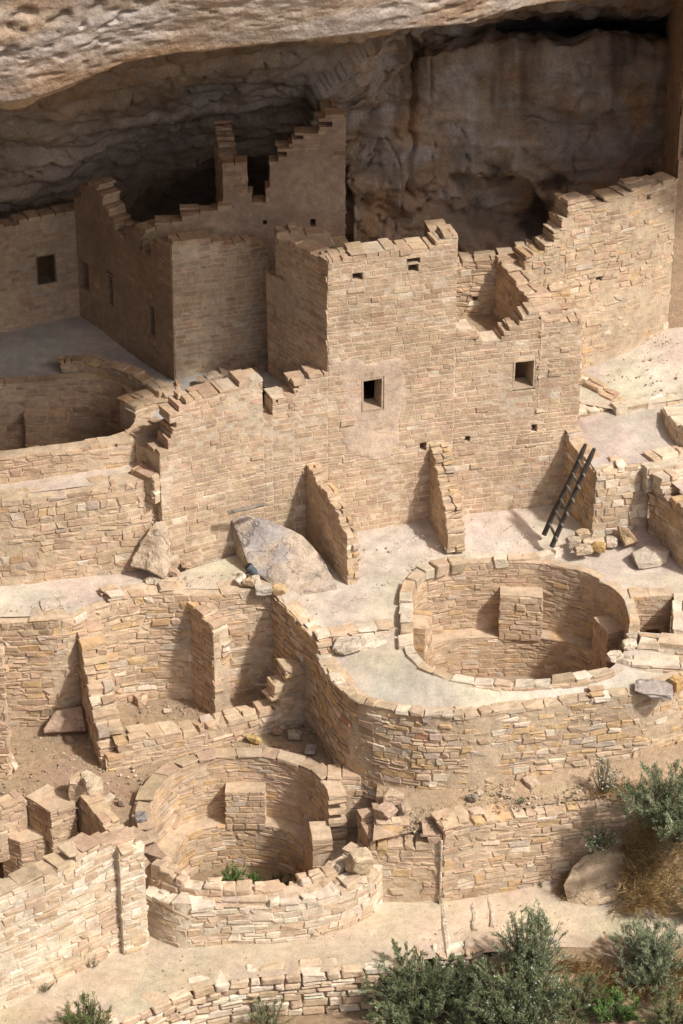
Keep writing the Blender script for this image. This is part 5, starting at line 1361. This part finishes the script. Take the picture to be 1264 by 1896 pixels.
pebbles('gravel', [(-60, 1400, 1.3), (140, 1340, 1.3), (340, 1290, 1.3), (560, 1260, 1.3), (620, 1400, 1.32), (540, 1395, 1.32), (420, 1385, 1.32), (300, 1415, 1.32), (240, 1480, 1.3), (200, 1500, 1.3), (-60, 1490, 1.3)], 2200, (.006, .035), PC, 6, 0)
pebbles('gravel', [(0, 1095, 3.52), (280, 1070, 3.5), (460, 1060, 3.47), (480, 1080, 3.46), (300, 1090, 3.5), (0, 1140, 3.5)], 500, (.006, .03), PC, 7, 0)
pebbles('gravel', [(-100, 1900, 0), (223, 1765, 0), (500, 1755, 0), (720, 1680, 0), (1000, 1660, 0), (1264, 1710, 0), (1264, 1735, 0), (900, 1745, 0), (640, 1790, 0), (334, 1830, 0), (100, 1930, 0)], 900, (.004, .018), PC, 8, 0)

# =================================================================== plants
def leaves(mb, base, dirs, length, width, cols, rng):
    """small pointed leaves: a bent quad pair each"""
    n = len(base)
    d = dirs / (np.linalg.norm(dirs, axis=1)[:, None] + 1e-9)
    r = rng.normal(size=(n, 3)); sd = np.cross(d, r); sd /= np.linalg.norm(sd, axis=1)[:, None] + 1e-9
    up = np.cross(sd, d)
    L, Wd = length[:, None], width[:, None]
    a = base; m = base + d * L * .5 + up * L * .06; t = base + d * L
    V = np.stack([a, m + sd * Wd * .5, t, m - sd * Wd * .5], 1)
    F = (np.array([[0, 1, 2, 3]])[None] + (np.arange(n) * 4)[:, None, None]).reshape(-1, 4)
    mb.add(V.reshape(-1, 3), [F], np.repeat(cols, 4, 0))

def shrub(name, label, u, v, z, height, radius, nstem, nleaf, leaf, greens, seed, cat='shrub', flowers=0, lean=(0, 0), twig=(.2, .15, .1), spread=1.0, dense_low=.15, group=None, sub=7):
    rng = np.random.default_rng(seed)
    x, y, z = PG(u, v) if z is None else (*P(u, v, z), z)
    root = thing(name, label, cat, (x, y, z), group)
    o = np.array([x, y, z])
    sm, lm = MB(), MB()
    B, D, Tt = [], [], []
    per = max(4, nleaf // (nstem * sub))
    tips = []
    for k in range(nstem):
        a = rng.uniform(0, 2 * math.pi); rr = radius * math.sqrt(rng.random()) * spread
        h = height * rng.uniform(.55, 1.0) * (1 - .45 * (rr / max(radius, 1e-3)) ** 2)
        tip = np.array([math.cos(a) * rr + lean[0] * h, math.sin(a) * rr + lean[1] * h, h])
        b0 = np.array([math.cos(a), math.sin(a), 0]) * rng.uniform(0, .25) * radius
        mid = b0 * .5 + tip * .5 + rng.normal(0, .06, 3) * radius + np.array([0, 0, -.06 * h])
        t = np.linspace(0, 1, 7)[:, None]
        c = (1 - t) ** 2 * b0 + 2 * t * (1 - t) * mid + t ** 2 * tip
        tube(sm, o + c, np.linspace(.012, .003, 7) * (1 + height * .25), twig, 4)
        for j in range(sub):
            tt = rng.uniform(dense_low, 1.0); i = min(5, int(tt * 6)); p = c[i] * (1 - (tt * 6 - i)) + c[i + 1] * (tt * 6 - i)
            dv = (c[i + 1] - c[i]); dv /= np.linalg.norm(dv); dv = dv + rng.normal(0, .55, 3); dv[2] += .35; dv /= np.linalg.norm(dv)
            ln = height * rng.uniform(.12, .26) * (1.15 - .5 * tt)
            s = rng.random(per)
            pts = p + dv * (s * ln)[:, None] + rng.normal(0, .012, (per, 3))
            dd = dv[None] * 1.0 + rng.normal(0, .5, (per, 3)); dd[:, 2] += .25
            B.append(pts); D.append(dd); Tt.append(np.full(per, rng.random()))
            if j % 3 == 0: tube(sm, np.array([o + p, o + p + dv * ln]), [.004, .002], twig, 3)
            tips.append(p + dv * ln)
    B = np.concatenate(B); D = np.concatenate(D); Tt = np.concatenate(Tt); n = len(B)
    g = np.array(greens)
    wv = np.clip(Tt + rng.normal(0, .18, n), 0, .999); idx = (wv * len(g)).astype(int)
    cols = g[idx] * rng.uniform(.75, 1.25, (n, 1))
    B[:, 2] = np.maximum(B[:, 2], .02)
    leaves(lm, o + B, D, rng.uniform(.5, 1.25, n) * leaf[0], rng.uniform(.6, 1.1, n) * leaf[1] * .85, cols, rng)
    lm.build('foliage', M_LEAF, root); sm.build('stem', M_ROCK, root)
    if flowers:
        tips = np.array(tips); k = rng.integers(0, len(tips), flowers); fm = MB()
        fp = o + tips[k] * np.array([1.03, 1.03, 1.02]) + rng.normal(0, .02, (flowers, 3))
        for q in range(4):
            dd = rng.normal(size=(flowers, 3)); leaves(fm, fp, dd, np.full(flowers, .022), np.full(flowers, .018), np.full((flowers, 3), .7), rng)
        fm.build('flowers', M_LEAF, root)['kind'] = 'stuff'
    return root
GG = [(.18, .21, .11), (.26, .295, .165), (.33, .36, .22), (.40, .42, .28), (.2, .235, .12)]
GD = [(.11, .14, .065), (.155, .19, .09), (.2, .235, .12), (.25, .28, .155)]
GB = [(.08, .15, .04), (.12, .20, .055), (.16, .25, .075)]
GO = [(.16, .17, .07), (.22, .23, .09), (.28, .27, .12), (.13, .14, .06)]
shrub('shrub', 'big grey green shrub at the right edge, above the slope of dry grass', 1262, 1545, 1.3, 1.75, 1.0, 90, 42000, (.06, .015), GG, 1, lean=(-.12, -.25))
shrub('shrub', 'wide dark green shrub at the bottom centre, hanging over the path edge wall', 775, 1885, None, 1.25, 1.0, 100, 44000, (.055, .016), GD + GG[:2], 2)
shrub('shrub', 'upright feathery grey shrub rising over the middle of the path, with white flower specks', 985, 1815, None, 1.45, .62, 60, 24000, (.055, .014), GG, 3, flowers=70)
shrub('shrub', 'broad dark tangle of bush below the feathery grey shrub', 960, 1900, None, 1.05, 1.05, 90, 40000, (.04, .018), GD, 4, flowers=110, twig=(.22, .17, .12))
shrub('shrub', 'pale feathery shrub at the right edge beside the path, with bare twigs', 1205, 1812, None, 1.0, .85, 70, 24000, (.06, .012), GG + [(.17, .2, .13)], 5)
shrub('shrub', 'small bright green bush near the bottom right corner', 1138, 1890, None, .62, .42, 30, 9000, (.04, .02), GB, 6)
shrub('shrub', 'yellow green rabbitbrush at the bottom left corner in front of the path', 162, 1925, 0.0, .85, .5, 44, 14000, (.055, .011), GO + GB[:1], 7, lean=(.1, 0))
shrub('shrub', 'thin green weeds growing before the dry stone path edge wall', 500, 1905, None, .7, .4, 18, 2600, (.045, .011), GD, 8, dense_low=.1)
shrub('shrub', 'dark leafy bush cut off by the right edge, below the dry grass', 1290, 1700, .1, .9, .3, 22, 8000, (.045, .022), GD, 9)
shrub('shrub', 'dull brownish bush at the bottom between the dark tangle and the bright green bush', 1070, 1880, None, .7, .6, 50, 12000, (.045, .014), GD + GO, 21, twig=(.25, .18, .12))
shrub('shrub', 'grey green bush at the bottom right corner behind the dark fallen branch', 1240, 1905, None, .7, .6, 44, 10000, (.05, .013), GG[:2] + GO, 23)
shrub('shrub', 'low dark bush at the bottom edge, right of the wide dark shrub', 880, 1925, None, .7, .7, 50, 14000, (.045, .015), GD, 24)
shrub('shrub', 'low grey bush joining the wide dark shrub and the dark tangle at the bottom', 870, 1850, None, .8, .55, 46, 14000, (.05, .014), GG[:2] + GD, 22, flowers=50)
shrub('flowering_plant', 'green plant with white flowers growing on the boulder', 1115, 1570, .95, .45, .38, 26, 3000, (.05, .01), GD + GG[:2], 10, cat='plant', flowers=60, lean=(-.25, -.2))
shrub('flowering_plant', 'thin plant with white flowers climbing the big retaining wall at right', 1115, 1470, 1.62, .85, .22, 14, 1400, (.04, .012), GG + GO[:1], 11, cat='plant', flowers=45)
shrub('weed', 'bright green weeds at the left on the floor of the lower round room', 432, 1640, -.7, .45, .26, 18, 1600, (.05, .02), GB, 12, cat='weed')
shrub('weed', 'dark green weeds at the right on the floor of the lower round room', 512, 1650, -.7, .36, .3, 18, 1500, (.045, .018), [(.05, .1, .03), (.08, .14, .045)], 13, cat='weed')
shrub('weed', 'low green weeds in the middle of the floor of the lower round room', 472, 1642, -.7, .26, .24, 14, 1100, (.045, .018), GB, 31, cat='weed')
shrub('weed', 'small grey weed at the foot of the tall pale wall, nearer the groove', 171, 1792, 0, .3, .16, 9, 260, (.04, .008), GG, 14, cat='weed')
shrub('weed', 'small grey weed at the foot of the tall pale wall, nearer the left edge', 86, 1834, 0, .28, .14, 8, 220, (.04, .008), GG, 15, cat='weed')
shrub('weed', 'tiny weed on the debris slope below the big retaining wall', 966, 1486, 1.56, .12, .08, 7, 160, (.03, .01), GG, 16, cat='weed')
shrub('weed', 'little green weed at the foot of the long path wall', 1000, 1640, 0, .16, .1, 7, 180, (.03, .01), GG, 17, cat='weed')

# dry grass and dead twigs
def dry_grass(name, outline, n, seed, length=(.15, .45), on_ground=False):
    rng = np.random.default_rng(seed)
    poly = [P(a, b, c) for a, b, c in outline]; q = np.array(poly); zc = np.array([c for _, _, c in outline])
    xs = rng.uniform(q[:, 0].min(), q[:, 0].max(), n * 5); ys = rng.uniform(q[:, 1].min(), q[:, 1].max(), n * 5)
    ok = in_poly(xs, ys, poly)
    cl = vnoise(np.stack([xs * 2.2, ys * 2.2, xs * 0 + seed], 1), 5)
    ok &= (cl + rng.uniform(-.5, .5, len(xs))) > -.1
    xs, ys = xs[ok][:n], ys[ok][:n]; n = len(xs)
    d2 = (xs[:, None] - q[None, :, 0]) ** 2 + (ys[:, None] - q[None, :, 1]) ** 2
    z = ((1 / d2 ** 1.5) * zc).sum(1) / (1 / d2 ** 1.5).sum(1)
    if on_ground: z = gh(xs, ys)
    b = np.stack([xs, ys, z - .02], 1)
    fl = np.stack([.5 * vnoise(b * 1.3, 3) + .25, -.55 + .4 * vnoise(b * 1.3, 4), np.full(n, .55)], 1) + rng.normal(0, .35, (n, 3))
    mb = MB(); g = np.array([(.40, .27, .11), (.46, .33, .15), (.32, .21, .09), (.5, .38, .2)])
    leaves(mb, b, fl, rng.uniform(*length, n), np.full(n, .011), g[rng.integers(0, 4, n)] * rng.uniform(.7, 1.2, (n, 1)), rng)
    mb.build(name, M_LEAF)['kind'] = 'stuff'
dry_grass('dry_grass', [(1120, 1690, .02), (1160, 1600, .5), (1150, 1545, .9), (1200, 1500, 1.4), (1420, 1470, 1.6), (1420, 1700, .05), (1264, 1705, .03)], 9000, 1)
dry_grass('dry_grass', [(1020, 1650, .0), (1045, 1670, 0), (1060, 1620, .15), (1080, 1590, .4), (1040, 1620, .05)], 500, 2, (.1, .3))
dry_grass('dry_grass', [(880, 1900, -.9), (1040, 1790, -.25), (1264, 1790, -.25), (1400, 1800, -.4), (1400, 1960, -1.4), (1000, 1960, -1.3)], 9000, 3, (.12, .4), True)
dry_grass('dry_grass', [(1080, 1475, 1.62), (1130, 1445, 1.7), (1190, 1445, 1.7), (1170, 1480, 1.6)], 450, 4, (.1, .25))

def dead_branch(label, pts, rad, seed, col, nsub):
    rng = np.random.default_rng(seed)
    p = np.array([[*P(u, v, z), z] for u, v, z in pts])
    root = thing('dead_branch', label, 'branch', p[0])
    t = np.linspace(0, 1, 24); k = np.linspace(0, 1, len(p))
    c = np.stack([np.interp(t, k, p[:, i]) for i in range(3)], 1) + .03 * np.stack([vnoise(np.c_[t * 9, t * 0, t * 0 + seed], 3 + i) for i in range(3)], 1)
    mb = MB(); tube(mb, c, np.linspace(rad, rad * .35, 24), col, 7); mb.build('limb', M_WOOD, root)
    for j in range(nsub):
        i = rng.integers(3, 22); d = (c[i + 1] - c[i]); d /= np.linalg.norm(d); d = d + rng.normal(0, .7, 3) + np.array([0, 0, .5]); d /= np.linalg.norm(d)
        L = rng.uniform(.15, .55); q = [c[i]]
        for _ in range(6): d = d + rng.normal(0, .22, 3); d /= np.linalg.norm(d); q.append(q[-1] + d * L / 6)
        mb = MB(); tube(mb, q, np.linspace(rad * .4, .004, 7), col, 5); mb.build('twig', M_WOOD, root)
dead_branch('dark fallen branch in the bottom right corner', [(1290, 1850, -.25), (1235, 1850, -.3), (1190, 1865, -.4), (1150, 1890, -.6)], .05, 3, (.07, .055, .045), 9)
dead_branch('pale bare twigs standing beside the small bright green bush', [(1160, 1850, -.6), (1152, 1800, -.1), (1145, 1770, .1)], .02, 4, (.34, .29, .25), 12)
dead_branch('grey bare twigs across the dark tangle of bush', [(905, 1885, -.4), (930, 1850, -.1), (950, 1820, .1)], .016, 5, (.36, .31, .27), 10)
dead_branch('pale dry twigs on the right side of the feathery grey shrub', [(985, 1770, .3), (1020, 1745, .45), (1040, 1735, .5)], .014, 6, (.42, .37, .32), 10)
